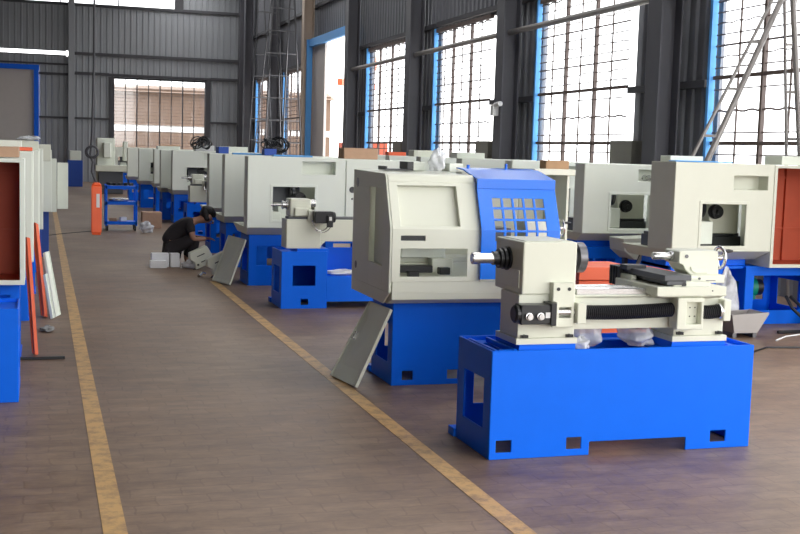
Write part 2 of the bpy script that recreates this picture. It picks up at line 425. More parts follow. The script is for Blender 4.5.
# windows in the far wall
w = struct(fence_bars(None, 'y', FARY, FW[0], FW[1], .93, FW[2] - .03, 4, [], 2, .2).make('window_20', M['girt']))
bb = B()
for i in range(1, 8, 2): u = FW[0] + (FW[1] - FW[0]) * i / 8; bb.bar((u, FARY - .03, .93), (u, FARY - .03, FW[2]), .035, .035)
for j in range(24): z = 1.05 + j * .145; bb.bar((FW[0], FARY - .04, z), (FW[1], FARY - .04, z), .012, .012)
struct(bb.make('security_bars', M['girt'], w))
struct(B().box(FW[0], FW[1], FARY + .03, FARY + .04, .93, FW[2]).make('window_pane', M['glass'], w))
struct(B().box(FW[0] - .18, FW[0], FARY - .16, FARY, 0, FW[2]).box(FW[1], FW[1] + .22, FARY - .16, FARY, 0, FW[2]).make('window_jamb', M['girt'], w))
w = struct(B().plate('y', LX + .1, 5.9, 7.5, 8.6, FARY - .04, FARY + .04, [(LX + .2 + i * 2.4, 7.56, LX + .14 + i * 2.4 + 2.4, 8.54) for i in range(6)]).make('window_21', M['girt']))
struct(B().box(LX + .1, 5.9, FARY + .05, FARY + .06, 7.5, 8.6).make('window_pane', M['glass'], w))
w = struct(B().plate('y', -1.95, 1.0, 5.32, 5.55, FARY - .03, FARY + .03, [(-1.9, 5.36, 0.97, 5.52)]).make('window_22', M['girt']))
struct(B().box(-1.95, 1.0, FARY + .04, FARY + .05, 5.32, 5.55).make('window_pane', M['glass'], w))
# yellow lane lines
struct(B().box(0.25, 0.35, FRONTY, 30, 0.0, 0.002).make('trim_4', M['line']))
struct(B().box(1.98, 2.08, FRONTY, 14.3, 0.0, 0.002).make('trim_5', M['line']))

# outside: neighbouring hall with horizontal siding, seen through the far window; gantry outside the right doorway
nb = thing('neighbouring_hall', 'tan hall with horizontal siding outside behind the barred far window', 'building', (5, 66, -.12))
s_ = B()
z = -.12
while z < 4.6:
    if not (2.35 < z < 2.75): s_.box(-6, 16, 66, 69 + .03, z, z + .17); s_.box(-6, 16, 65.97, 66, z + .15, z + .18)
    z += .18
s_.box(-6, 16, 66.3, 69, 2.3, 2.85)
s_.make('wall', M['siding'], nb)
B().box(-6, 16, 66.1, 66.28, 2.42, 2.82).make('window_strip', M['labelw'], nb)
B().prism([(65.6, 4.55), (69.4, 4.55), (67.5, 5.0)], 'x', -6.2, 16.2).make('roof', M['siding'], nb)
ga = thing('gantry', 'orange red steel gantry outside the half open right doorway', 'gantry', (13, 44, -.12))
make_each(B().box(11.6, 11.9, 42.5, 42.8, -.12, 7).box(13.8, 14.1, 50, 50.3, -.12, 7), 'leg', M['orange'], ga)
make_each(B().bar((11, 41, 5.6), (14.6, 52, 5.6), .3, .5).bar((11, 44, 4.3), (14.6, 52, 4.6), .2, .25), 'beam', M['orange'], ga)
B().box(12.0, 13.6, 46, 48, -.12, 2.0).make('hopper', M['redox'], ga)

# ------------------------------------------------------------------ machine stand
def stand(root, off, x1=3.95, mode='closed', yb=6.28, slots=((2.36, 2.45), (2.78, 2.87), (3.69, 3.79)), mat='blue'):
    b = B(off); x0 = 2.32; t = .012
    if mode == 'closed':
        holes = [(a, .038, c, .105) for a, c in slots] + [(2.92, -.01, 3.53, .075)]
        b.plate('y', x0, x1, 0, .6, 5.75, 5.75 + t, holes)
        b.plate('y', x0, x1, 0, .6, yb - t, yb, [(2.92, -.01, 3.53, .075), (2.42, .20, 2.62, .46), (3.0, .15, 3.45, .48)])
    else:
        b.plate('y', x0, 2.80, 0, .6, 5.75, 5.75 + t, [(2.44, .24, 2.68, .45), (2.53, .04, 2.61, .10)])
        b.plate('y', 3.49, x1, 0, .6, 5.75, 5.75 + t, [(3.58, .24, 3.83, .45), (3.64, .04, 3.72, .10)])
        b.plate('y', 2.80, 3.49, .07, .34, 5.75, 5.75 + t)
        b.plate('y', x0, x1, 0.07, .6, yb - t, yb)
        b.box(2.80, 2.812, 5.762, yb - t, 0, .6).box(3.478, 3.49, 5.762, yb - t, 0, .6)
        b.box(2.812, 3.478, 5.762, yb - t, .28, .29)
    b.plate('x', 5.75 + t, yb - t, 0, .6, x0, x0 + t, [(5.86, .15, 6.17, .43)])
    b.plate('x', 5.75 + t, yb - t, 0, .6, x1 - t, x1, [(5.86, .15, 6.17, .43)])
    # tray top set a little below the rim
    if mode == 'closed':
        b.plate('z', x0 + t, x1 - t, 5.75 + t, yb - t, .565, .575, [(2.375, 5.86, 2.45, 6.16), (2.90, 5.84, 3.36, 6.2)])
        b.box(2.455, 2.475, 5.78, 6.2, .575, .603).box(2.37, 2.455, 5.785, 5.80, .575, .60).box(2.345, 2.365, 5.78, 6.2, .575, .60)
        b.box(3.80, 3.815, 5.78, 6.2, .575, .60)
    else:
        b.plate('z', x0 + t, 2.80, 5.75 + t, yb - t, .565, .575); b.plate('z', 3.49, x1 - t, 5.75 + t, yb - t, .565, .575)
    b.box(x0 - .012, x1 + .0, yb, yb + .10, 0, .05)
    b.box(2.49, 2.83, 5.79, 6.14, .575, .625).box(3.43, 3.78, 5.79, 6.14, .575, .622)
    return b.make('stand', M[mat], root, bevel=.003)

def bellows(b, x0, x1, y, z0, z1, r, pitch=.0125, sag=.006):
    n = max(4, int((x1 - x0) / pitch)); m = 20; vs = []; fs = []
    rows = 2 * n + 1
    for i in range(rows):
        f = i / (rows - 1); x = x0 + (x1 - x0) * f; z = z0 + (z1 - z0) * f - sag * math.sin(PI * f); q = r if i % 2 else r * .86
        for k in range(m): a = 2 * PI * k / m; vs.append((x, y + q * math.cos(a), z + q * math.sin(a)))
    for i in range(rows - 1):
        for k in range(m): k2 = (k + 1) % m; fs.append((i * m + k, i * m + k2, (i + 1) * m + k2, (i + 1) * m + k))
    fs.append(tuple(range(m))); fs.append(tuple((rows - 1) * m + k for k in range(m)))
    return b.add(vs, fs)

def handwheel(root, off, c, R, axis=(1, 0, 0), parent=None):
    c = Vector(c); b = B(off); ax = Vector(axis).normalized()
    b.torus(c, ax, R, R * .16, 32, 10)
    u = Vector((0, 0, 1)); v = ax.cross(u)
    for k in range(3):
        a = 2 * PI * k / 3 + .5; d = v * math.cos(a) + u * math.sin(a)
        b.tube([c - ax * R * .25, c + d * R * .55 - ax * R * .12, c + d * R], R * .11, 8)
    b.rev(c - ax * R * .5, c + ax * R * .2, [(0, R * .3), (R * .7, R * .26)], 16)
    w = b.make('handwheel', M['steel'], parent or root, smooth=True)
    B(off).rev(c + (v * .7 + u * .7) * R, c + (v * .7 + u * .7) * R + ax * R, [(0, R * .12), (R * .5, R * .17), (R * .95, R * .1)], 12).make('handle', M['black'], w, smooth=True)
    return w

def lathe_full(root, off):
    """bare two-axis lathe on the closed stand, in the coordinates of the nearest one"""
    stand(root, off)
    b = B(off)
    b.box(2.483, 2.822, 5.80, 6.06, .66, .90).box(2.470, 2.835, 5.785, 6.09, .625, .66)
    b.box(3.445, 3.765, 5.80, 6.06, .655, .88).box(3.43, 3.785, 5.785, 6.09, .622, .655)
    b.box(2.822, 3.445, 5.82, 6.05, .70, .875)
    b.prism([(5.82, .875), (5.80, .885), (5.80, .892), (6.08, .892), (6.08, .885), (6.05, .875)], 'x', 2.822, 3.78)
    bed = b.make('bed', M['beige'], root, bevel=.006, segs=2)
    make_each(B(off).box(2.84, 3.74, 5.825, 5.875, .892, .925).prism([(5.90, .892), (5.925, .925), (5.95, .892)], 'x', 2.84, 3.78).box(2.84, 3.78, 5.99, 6.04, .892, .925), 'guideway', M['steel'], bed, bevel=.002)
    bo = B(off)
    for x in (2.52, 2.79, 3.48, 3.735): bo.cyl((x, 5.80, .672), (x, 5.775, .672), .009, 10)
    for x in (2.52, 2.79, 3.48, 3.735): bo.box(x - .02, x + .02, 5.782, 5.80, .662, .678)
    make_each(bo, 'bolt', M['black'], bed)
    h = B(off).box(2.495, 2.815, 5.79, 6.19, .90, 1.188).make('headstock', M['beige'], root, bevel=.008, segs=2)
    make_each(B(off).box(2.489, 2.495, 5.83, 6.15, .93, 1.03).box(2.52, 2.80, 5.82, 6.16, 1.188, 1.192), 'cover_plate', M['beige'], h, bevel=.002)
    b = B(off)
    prof = [(0, .066), (.018, .066), (.019, .048), (.028, .048), (.029, .060), (.042, .060), (.043, .046), (.052, .046), (.053, .055), (.066, .055), (.067, .038), (.10, .038)]
    b.rev((2.50, 6.0, 1.08), (2.2, 6.0, 1.08), prof, 28).make('pulley', M['black'], h, smooth=True)
    B(off).rev((2.41, 6.0, 1.08), (2.2, 6.0, 1.08), [(0, .034), (.012, .034), (.013, .029), (.09, .029), (.091, .034), (.13, .034), (.131, .024), (.135, .024)], 24).make('spindle_shaft', M['steel'], h, smooth=True)
    B(off).rev((2.815, 6.0, 1.085), (3.1, 6.0, 1.085), [(0, .07), (.05, .07), (.051, .052), (.085, .052), (.086, .087), (.13, .087), (.131, .045), (.15, .045)], 32).make('spindle_nose', M['darksteel'], h, smooth=True)
    # servo motor with its bracket
    b = B(off).box(2.455, 2.66, 5.695, 5.79, .75, .855).rev((2.457, 5.742, .803), (2.2, 5.742, .803), [(0, .050), (.02, .050), (.03, .040)], 20).box(2.625, 2.66, 5.685, 5.795, .742, .865)
    mo = b.make('servo_motor', M['black'], root, bevel=.005, segs=2)
    cc = B(off)
    for x in (2.497, 2.563): cc.rev((x, 5.698, .795), (x, 5.4, .795), [(0, .021), (.02, .021), (.021, .017), (.035, .016)], 18)
    make_each(cc, 'connector', M['steel'], mo, smooth=True)
    B(off).box(2.598, 2.632, 5.692, 5.696, .785, .815).make('rating_label', M['labelw'], mo)
    b = B(off).plate('y', 2.66, 2.79, .725, .97, 5.745, 5.80, [(2.70, .775, 2.772, .835)]).box(2.80, 2.852, 5.72, 5.82, .745, .860).box(2.66, 2.675, 5.70, 5.745, .735, .87)
    br = b.make('motor_bracket', M['beige'], root, bevel=.003)
    B(off).cyl((2.66, 5.765, .805), (2.81, 5.765, .805), .019, 16).make('ball_screw', M['steel'], root, smooth=True)
    bt = B(off)
    for x, z in ((2.69, .935), (2.755, .935)): bt.cyl((x, 5.750, z), (x, 5.741, z), .010, 14)
    make_each(bt, 'bolt', M['black'], br)
    bellows(B(off), 2.852, 3.405, 5.765, .803, .812, .041).make('bellows', M['rubber'], root, smooth=False)
    bellows(B(off), 3.572, 3.70, 5.765, .80, .80, .040).make('bellows', M['rubber'], root, smooth=False)
    B(off).rev((3.70, 5.765, .80), (3.9, 5.765, .80), [(0, .045), (.012, .045), (.013, .030), (.03, .030)], 24).make('bearing_cap', M['steel'], root, smooth=True)
    B(off).box(3.725, 3.772, 5.735, 5.80, .745, .868).make('end_bracket', M['beige'], root, bevel=.004)
    # carriage
    b = B(off).box(3.27, 3.712, 5.70, 6.20, .895, .948)
    b.prism([(5.70, .895), (5.74, .880), (5.815, .880), (5.815, .895)], 'x', 3.29, 3.70)
    b.plate('y', 3.405, 3.572, .705, .885, 5.70, 5.745, [(3.462, .735, 3.555, .86)]).box(3.41, 3.568, 5.745, 5.80, .71, .885)
    b.box(3.30, 3.33, 6.05, 6.22, .87, .975)
    b.prism([(3.385, .945), (3.64, .945), (3.62, .972), (3.405, .972)], 'y', 5.735, 6.2)
    ca = b.make('carriage', M['beige'], root, bevel=.004)
    dots = B(off)
    for x in (3.478, 3.508, 3.54):
        for z in (.775, .825): dots.cyl((x, 5.746, z), (x, 5.742, z), .004, 8)
    dots.cyl((3.455, 5.737, .957), (3.455, 5.729, .957), .014, 18)
    dots.cyl((3.62, 5.701, .925), (3.62, 5.697, .925), .004, 8)
    make_each(dots, 'bore', M['black'], ca)
    cs = B(off).box(3.320, 3.492, 5.715, 6.19, .980, 1.012).box(3.345, 3.47, 5.73, 6.19, .955, .98).make('cross_slide', M['castgrey'], root, bevel=.003)
    b = B(off)
    for i in range(7): b.box(3.285 + (i % 2) * .008, 3.405 - (i % 2) * .008, 6.19 + i * .017, 6.207 + i * .017, .90 + (i % 2) * .008, 1.015 - (i % 2) * .006)
    b.box(3.29, 3.42, 6.10, 6.19, 1.0, 1.03)
    b.make('way_cover', M['rubber'], root, bevel=.003)
    # tailstock
    b = B(off)
    b.prism([(3.528, 1.125), (3.545, 1.132), (3.775, 1.132), (3.785, 1.12), (3.795, .99), (3.612, .99), (3.575, 1.02), (3.555, 1.05), (3.528, 1.06)], 'y', 5.92, 6.09)
    b.box(3.56, 3.825, 5.90, 6.11, .945, .992)
    b.prism([(3.60, 1.04), (3.70, 1.04), (3.71, 1.03), (3.72, 1.0), (3.64, 1.0), (3.61, 1.015)], 'y', 5.912, 5.925)
    ts = b.make('tailstock', M['beige'], root, bevel=.004)
    make_each(B(off).cyl((3.655, 5.902, .972), (3.655, 5.894, .972), .007, 10).box(3.70, 3.76, 5.894, 5.902, .958, .962).cyl((3.575, 5.923, 1.10), (3.575, 5.915, 1.10), .011, 14), 'bolt', M['darksteel'], ts)
    B(off).rev((3.53, 6.0, 1.095), (3.2, 6.0, 1.095), [(0, .028), (.02, .028), (.021, .022), (.125, .022), (.132, .017)], 20).make('quill', M['steel'], ts, smooth=True)
    handwheel(root, off, (3.845, 6.0, 1.085), .062, parent=ts)

def lathe_short(root, off):
    """smaller bare lathe with an upright black motor, in the same coordinates"""
    stand(root, off, mode='pedestal')
    b = B(off).box(2.375, 2.74, 5.80, 6.06, .625, .93).box(2.74, 3.45, 5.82, 6.05, .70, .93).box(3.45, 3.80, 5.80, 6.06, .622, .93).prism([(2.74, .70), (2.80, .70), (2.74, .64)], 'y', 5.82, 6.04)
    bed = b.make('bed', M['beige'], root, bevel=.006)
    make_each(B(off).box(2.40, 3.80, 5.83, 6.0, .93, .955), 'guideway', M['castgrey'], bed, bevel=.002)
    h = B(off).box(2.42, 2.64, 5.84, 6.08, .955, 1.14).box(2.46, 2.60, 5.80, 5.84, .96, 1.05).make('headstock', M['beige'], root, bevel=.012, segs=2)
    B(off).rev((2.42, 5.96, 1.07), (2.1, 5.96, 1.07), [(0, .05), (.02, .05), (.021, .035), (.05, .035), (.051, .045), (.065, .045), (.066, .014), (.18, .012)], 20).make('spindle_shaft', M['steel'], h, smooth=True)
    B(off).cyl((2.64, 5.96, 1.09), (2.71, 5.96, 1.09), .04, 18).make('spindle_nose', M['steel'], h, smooth=True)
    B(off).box(2.60, 2.66, 5.78, 5.95, .90, 1.03).make('motor_bracket', M['beige'], root, bevel=.004)
    mo = B(off).box(2.645, 2.84, 5.66, 5.78, .90, 1.02).cyl((2.84, 5.72, .96), (2.87, 5.72, .96), .055, 18).box(2.77, 2.83, 5.63, 5.68, .86, .98).make('servo_motor', M['black'], root, bevel=.006)
    B(off).box(2.785, 2.812, 5.62, 5.63, .93, .97).make('rating_label', M['labelw'], mo)
    for q, r in ((.09, .011), (.105, .007)):
        B(off).tube([(2.62 + q * (1 - math.cos(a)) , 5.67, .93 - q * 1.2 * math.sin(a)) for a in [PI * i / 14 for i in range(15)]], r * .6, 6).make('motor_cable', M['steel'], mo, smooth=True)

r = thing('lathe', 'nearest bare beige lathe on a long bright blue stand, black bellows along its front', 'lathe', (2.32, 5.75, 0))
lathe_full(r, (0, 0, 0)); LA = r
r = thing('lathe', 'small bare beige lathe with black motor and looped cables, on blue stand with square opening', 'lathe', (2.37, 11.77, 0))
lathe_short(r, (.05, 6.02, 0)); LS = r
dup(LS, (-1.77, 7.64, 0), 'bare lathe whose blue stand corner cuts in at the left picture edge')
dup(LS, (2.56, 21.6, 0), 'bare lathe on a low blue stand seen just above the head of the crouching worker')

# ------------------------------------------------------------------ enclosed lathes
def enclosed(root, x0, y0, w, cab, z0=.72, z1=1.58, dep=1.05, recess=None, opening=None, hdep=.25, cab_open=False, cab_z0=.62, lining='redox', body='white', stand_x=None, stand_dy=.17, motor=False, seam=None):
    x1 = x0 + w; t = .02; W = M[body]
    holes = [h for h in (recess, opening) if h]
    fp = B().plate('y', x0, x1, z0, z1, y0, y0 + t, holes).make('front_panel', W, root, bevel=.004)
    if recess:
        a, c, d, e = recess
        B().box(a - .01, d + .01, y0 + .16, y0 + .17, c - .01, e + .01).box(a - .012, a, y0 + t, y0 + .16, c, e).box(d, d + .012, y0 + t, y0 + .16, c, e).box(a, d, y0 + t, y0 + .16, c - .012, c).make('shelf_recess', W, root)
    if opening:
        a, c, d, e = opening
        B().plate('y', a - .03, d + .03, c - .03, e + .03, y0 - .006, y0, [(a, c, d, e)]).make('window_rim', W, root, bevel=.002)
    b = B().box(x0, x0 + t, y0 + t, y0 + hdep, z0, z1).box(x1 - t, x1, y0 + t, y0 + hdep, z0, z1).box(x0 + t, x1 - t, y0 + t, y0 + hdep, z1 - .02, z1)
    b.make('housing', W, root, bevel=.004)
    # chip skirt tapering towards the stand
    sx0 = x0 + .07; sx1 = x1 - .05; s = B()
    zb = z0 - .10
    H = min(zb, cab_z0 - .002) if cab else zb
    top = [(x0, y0, z0), (x1, y0, z0), (x1, y0 + dep, z0), (x0, y0 + dep, z0)]
    bot = [(sx0 - .03, y0 + .23, zb), (sx1 + .03, y0 + .23, zb), (sx1 + .03, y0 + dep - .1, zb), (sx0 - .03, y0 + dep - .1, zb)]
    s.add(top + bot, [(0, 1, 5, 4), (1, 2, 6, 5), (2, 3, 7, 6), (3, 0, 4, 7), (4, 5, 6, 7), (0, 1, 2, 3)])
    s.make('chip_skirt', M['beige'], root)
    # inside: bed, headstock, chuck, turret
    ix = x0 + .25; yy = y0 + .45
    B().box(x0 + .1, x1 - .05, yy, yy + .35, z0, z0 + .12).box(x0 + .1, x1 - .05, yy + .04, yy + .3, z0 + .12, z0 + .15).make('bed', M['castgrey'], root, bevel=.004)
    hs = B().box(x1 - .45, x1 - .1, yy - .02, yy + .38, z0 + .15, z0 + .62).make('headstock', M['beige'], root, bevel=.008)
    B().rev((x1 - .45, yy + .14, z0 + .40), (x0, yy + .14, z0 + .40), [(0, .10), (.03, .10), (.031, .085), (.08, .085), (.081, .05), (.1, .05)], 28).make('chuck', M['darksteel'], hs, smooth=True)
    px_ = (opening[2] - .09) if opening else x1 - .5
    B().rev((px_, yy - .02, z1 - .50), (px_, yy - .3, z1 - .50), [(0, .075), (.03, .075), (.031, .055), (.05, .055), (.051, .065), (.07, .065), (.071, .025), (.10, .022)], 24).make('pulley', M['black'], hs, smooth=True)
    B().box(x0 + .42, x1 - .06, yy + .30, yy + .33, z0 + .2, z1 - .12).make('rear_panel', M['castgrey'], root, bevel=.003)
    B().box(x0 + .42, x0 + .62, yy - .18, yy + .1, z0 + .05, z0 + .28).box(x0 + .33, x0 + .45, yy - .20, yy - .12, z0 + .02, z0 + .18).make('tool_carriage', M['white'], root, bevel=.006)
    # stand
    a0, a1 = stand_x or (x0 + .08, x1 + (cab or 0) - .1)
    ys = y0 + stand_dy; b = B(); tt = .012; pw = min(.60, (a1 - a0) * .38); pr2 = .73 if motor else pw
    for (p, q) in ((a0, a0 + pw), (a1 - pr2, a1)):
        ho = [(p + pw * .16, H * .40, p + pw * .76, H * .78), (p + pw * .55, H * .10, p + pw * .72, H * .20)] if (p == a0) else [(p + .10, H * .24, q - .07, H * .84)]
        b.plate('y', p, q, 0, H, ys, ys + tt, ho)
        b.plate('y', p, q, 0, H, ys + .60, ys + .60 + tt, [(p + .1, H * .3, q - .1, H * .8)])
        b.plate('x', ys + tt, ys + .60, 0, H, p, p + tt, [(ys + .12, H * .25, ys + .48, H * .72)])
        b.plate('x', ys + tt, ys + .60, 0, H, q - tt, q, [(ys + .12, H * .25, ys + .48, H * .72)])
    b.box(a0 + pw, a1 - pr2, ys + .48, ys + .60, H * .12, H - .03)
    b.box(a0 - .01, a0 + pw, ys + .02, ys + .58, -.0, .02).box(a1 - pr2, a1 + .01, ys + .02, ys + .58, 0, .02)
    b.box(a0, a1, ys + .05, ys + .60, H - .03, H)
    b.box(a0, x1 - .1, ys + .10, ys + .60, H, zb)
    b.make('stand', M['blue'], root, bevel=.003)
    if motor:
        mx = a1 - pr2 + .09
        mo = B().rev((mx, ys + .22, .36), (mx + .5, ys + .22, .36), [(0, .08), (.01, .105), (.15, .105), (.16, .08)], 20).box(mx, mx + .14, ys + .15, ys + .29, .24, .28).make('coolant_motor', M['green'], root, smooth=True)
        B().cyl((mx + .16, ys + .22, .36), (mx + .23, ys + .22, .36), .085, 18).make('fan_cover', M['black'], mo, smooth=True)
    if cab:
        c0, c1 = x1 + .004, x1 + cab; cz0, cz1 = cab_z0, z1 - .005; cy0, cy1 = y0 + .0, y0 + .55
        e = B()
        if cab_open:
            e.plate('y', c0, c1, cz0, cz1, cy0, cy0 + .04, [(c0 + .035, cz0 + .035, c1 - .035, cz1 - .03)])
            e.box(c0, c0 + .03, cy0 + .04, cy1, cz0, cz1).box(c1 - .03, c1, cy0 + .04, cy1, cz0, cz1).box(c0 + .03, c1 - .03, cy0 + .04, cy1, cz1 - .02, cz1).box(c0 + .03, c1 - .03, cy0 + .04, cy1, cz0, cz0 + .025).box(c0 + .03, c1 - .03, cy1 - .02, cy1, cz0 + .025, cz1 - .02)
            ec = e.make('electrical_cabinet', W, root, bevel=.003)
            l = B().box(c0 + .031, c1 - .031, cy1 - .03, cy1 - .021, cz0 + .026, cz1 - .021).box(c0 + .031, c0 + .037, cy0 + .041, cy1 - .03, cz0 + .026, cz1 - .021).box(c1 - .037, c1 - .031, cy0 + .041, cy1 - .03, cz0 + .026, cz1 - .021).box(c0 + .04, c1 - .04, cy0 + .041, cy1 - .03, cz0 + .026, cz0 + .03)
            l.box(c0 + .04, c1 - .04, cy0 + .041, cy1 - .03, cz1 - .027, cz1 - .022)
            l.box((c0 + c1) / 2 - .012, (c0 + c1) / 2 + .012, cy1 - .06, cy1 - .03, cz0 + .03, cz1 - .03).box(c0 + .04, c1 - .04, cy1 - .05, cy1 - .03, cz0 + .36, cz0 + .38)
            l.box(c0 + .04, c1 - .04, cy1 - .05, cy1 - .03, cz1 - .14, cz1 - .12)
            l.make('cabinet_lining', M[lining], ec)
        else:
            e.box(c0, c1, cy0 + .02, cy1, cz0, cz1); ec = e.make('electrical_cabinet', W, root, bevel=.004)
            dr = B().box(c0 + .012, c1 - .012, cy0 + .002, cy0 + .019, cz0 + .012, cz1 - .012).make('door', W, ec, bevel=.003)
            make_each(B().cyl((c0 + .09, cy0 + .004, z1 - .37), (c0 + .09, cy0 - .006, z1 - .37), .038, 18).cyl((c0 + .09, cy0 + .004, z1 - .48), (c0 + .09, cy0 - .004, z1 - .48), .012, 12), 'lock', M['black'], dr)

r = thing('enclosed_lathe', 'enclosed off-white lathe with wide front panel right behind the small bare lathe', 'lathe', (2.36, 13.7, 0)); E4 = r
enclosed(r, 2.32, 13.62, 1.18, .95, z0=.715, z1=1.555, recess=(2.97, 1.36, 3.38, 1.51), opening=(2.62, .81, 3.13, 1.205), cab_z0=.70, stand_x=(2.38, 3.9), stand_dy=.2)
# the row behind it, drawn up at about two metre intervals
names = ['enclosed off-white lathe, second in line behind the small bare lathe, half hidden',
         'enclosed off-white lathe, third in line behind the small bare lathe, right above the worker',
         'enclosed off-white lathe with square opening showing blue inside, left above the worker',
         'enclosed off-white lathe directly left behind the one with the blue square opening',
         'enclosed lathe fifth from the worker towards the far window in the middle row',
         'enclosed lathe with wide plain front panel behind the blue trolley right side',
         'enclosed lathe whose panel stands directly over the blue trolley',
         'farthest enclosed lathe in the middle row, tallest outline left of the barred window']
offs = [(2.375, 15.8), (2.46, 17.95), (2.66, 25.1), (2.52, 26.2), (2.66, 29.3), (2.44, 31.2), (2.42, 35.2), (2.35, 43.5)]
for i, ((x, y), nm) in enumerate(zip(offs, names)):
    e = dup(E4, (x + .04, y + .08, 0), nm)
# second row to the right
r = thing('enclosed_lathe', 'enclosed cream lathe at right with orange lined open electrical cabinet, nearest in the right row', 'lathe', (5.95, 10.1, 0)); E1 = r
enclosed(r, 5.90, 10.05, 1.12, 1.0, z0=.765, z1=1.64, recess=(6.56, 1.38, 6.95, 1.52), opening=(6.215, .82, 6.715, 1.235), cab_open=True, cab_z0=.60, body='beige', stand_x=(6.0, 7.60), motor=True, hdep=.48)
r = thing('enclosed_lathe', 'enclosed off-white lathe second in the right row, silver wire bundle in its shelf recess', 'lathe', (5.95, 12.15, 0)); E2 = r
enclosed(r, 5.93, 12.1, 1.12, 1.0, z0=.79, z1=1.59, recess=(6.62, 1.40, 6.99, 1.535), opening=(6.28, .85, 6.78, 1.24), cab_z0=.62, stand_x=(6.0, 7.85))
for i, (y, nm) in enumerate([(14.3, 'enclosed lathe third in the right row, only its top edge showing over the blue guard'), (16.5, 'enclosed lathe fourth in the right row, top showing behind the blue guard'),
                 (18.8, 'enclosed lathe fifth in the right row, top showing under the barred window'), (21.0, 'enclosed lathe sixth in the right row, cream top left of the clear bag'),
                 (24.0, 'enclosed lathe seventh in the right row, top edge behind the cardboard carton')]):
    dup(E2, (5.95 + .1 * i, y, 0), nm)
# left row: only the right hand ends stand inside the picture
r = thing('enclosed_lathe', 'enclosed lathe at the left edge with open cabinet lined in rust red', 'lathe', (-1.0, 9.0, 0)); L1 = r
enclosed(r, -2.24, 9.0, 1.10, 1.02, z0=.765, z1=1.53, cab_open=True, cab_z0=.59, opening=(-1.9, .85, -1.4, 1.2), stand_x=(-2.1, -.16), lining='redox')
r = thing('enclosed_lathe', 'enclosed lathe in the left row directly behind the open rust red cabinet', 'lathe', (-1.0, 11.0, 0)); L2 = r
enclosed(r, -2.21, 11.0, 1.10, 1.04, z0=.765, z1=1.57, cab_z0=.56, stand_x=(-2.05, -.12))
for i, (x, y, nm) in enumerate([(-1.0 + .05, 13.0, 'enclosed lathe third in the left row, narrow white cabinet edge beside leaning panels'), (-1.0 + .09, 15.2, 'enclosed lathe fourth in the left row, white cabinet edge left of the aisle'),
                    (-1.0 + .09, 21, 'enclosed lathe in the left row behind the protruding white doors'), (-1.0 + .1, 25.4, 'farthest enclosed lathe of the left row, mostly hidden')]):
    dup(L2, (x, y, 0), nm)
# protruding open doors further back on the left
r = thing('machine_cabinet', 'tall white cabinet with doors swung out into the aisle, far left row', 'cabinet', (0.1, 17.4, 0)); 
B().box(-.6, .20, 17.42, 18.0, .70, 1.37).make('body', M['white'], r, bevel=.004)
B().box(.215, .365, 17.40, 17.43, .70, 1.365).make('door', M['white'], r, bevel=.003)
B().box(.12, .205, 17.30, 17.40, .66, 1.42).make('door', M['white'], r, bevel=.003)
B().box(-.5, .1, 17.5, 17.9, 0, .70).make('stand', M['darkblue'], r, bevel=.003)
r = thing('machine_cabinet', 'grey topped white cabinet standing above the others in the left row', 'cabinet', (0.05, 16.6, 0))
B().box(-.7, .13, 16.3, 16.9, .72, 1.55).make('body', M['white'], r, bevel=.004)
B().box(-.35, .12, 16.28, 16.32, 1.40, 1.62).make('top_box', M['beige'], r, bevel=.003)
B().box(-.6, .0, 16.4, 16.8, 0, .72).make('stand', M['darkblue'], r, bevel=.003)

# ------------------------------------------------------------------ the enclosure with the blue sliding guard
r = thing('guarded_lathe', 'cream enclosed lathe with a blue perforated sliding guard behind the nearest lathe', 'lathe', (2.37, 7.77, 0)); G = r
stand(r, (.05, 2.02, 0), x1=3.62, slots=((2.40, 2.48), (2.74, 2.82)))
yF = 7.58
def loft(b, prof_list, thick):
    """sheet following a profile [(y,z)...] at several x; prof_list = [(x, prof)]"""
    n = len(prof_list[0][1]); vs = []; fs = []
    for x, pf in prof_list:
        for i, (y, z) in enumerate(pf):
            a = pf[max(i - 1, 0)]; c = pf[min(i + 1, n - 1)]; dy, dz = c[0] - a[0], c[1] - a[1]; l = math.hypot(dy, dz) or 1
            vs += [(x, y, z), (x, y + dz / l * -thick * -1, z - dy / l * thick)]
    m = len(prof_list); I = lambda j, i, k: j * 2 * n + i * 2 + k
    for j in range(m - 1):
        for i in range(n - 1):
            fs.append((I(j, i, 0), I(j, i + 1, 0), I(j + 1, i + 1, 0), I(j + 1, i, 0))); fs.append((I(j, i, 1), I(j + 1, i, 1), I(j + 1, i + 1, 1), I(j, i + 1, 1)))
        for i in (0, n - 1): fs.append((I(j, i, 0), I(j + 1, i, 0), I(j + 1, i, 1), I(j, i, 1)))
    for j in (0, m - 1):
        for i in range(n - 1): fs.append((I(j, i, 0), I(j, i, 1), I(j, i + 1, 1), I(j, i + 1, 0)))
    return b.add(vs, fs)
def sloped_sheet(b, x0, x1, pts, cells_x, holes, t):
    """sheet whose section is the polyline pts [(y,z)..] (bottom to top); holes = (x0,s0,x1,s1) with s the index-parameter along z"""
    pass
# section of the closed front, bottom to top and over the rounded top edge
def front_y(z):
    if z < 1.13: return yF
    return yF + (z - 1.13) * .43
prof = [(yF, .69), (yF, 1.13), (front_y(1.45), 1.45)]
corner = [(yF + .138 + .06 * (1 - math.cos(a)), 1.45 + .055 * math.sin(a)) for a in [PI / 2 * i / 6 for i in range(1, 7)]]
top = [(yF + .55, 1.508), (8.58, 1.515)]
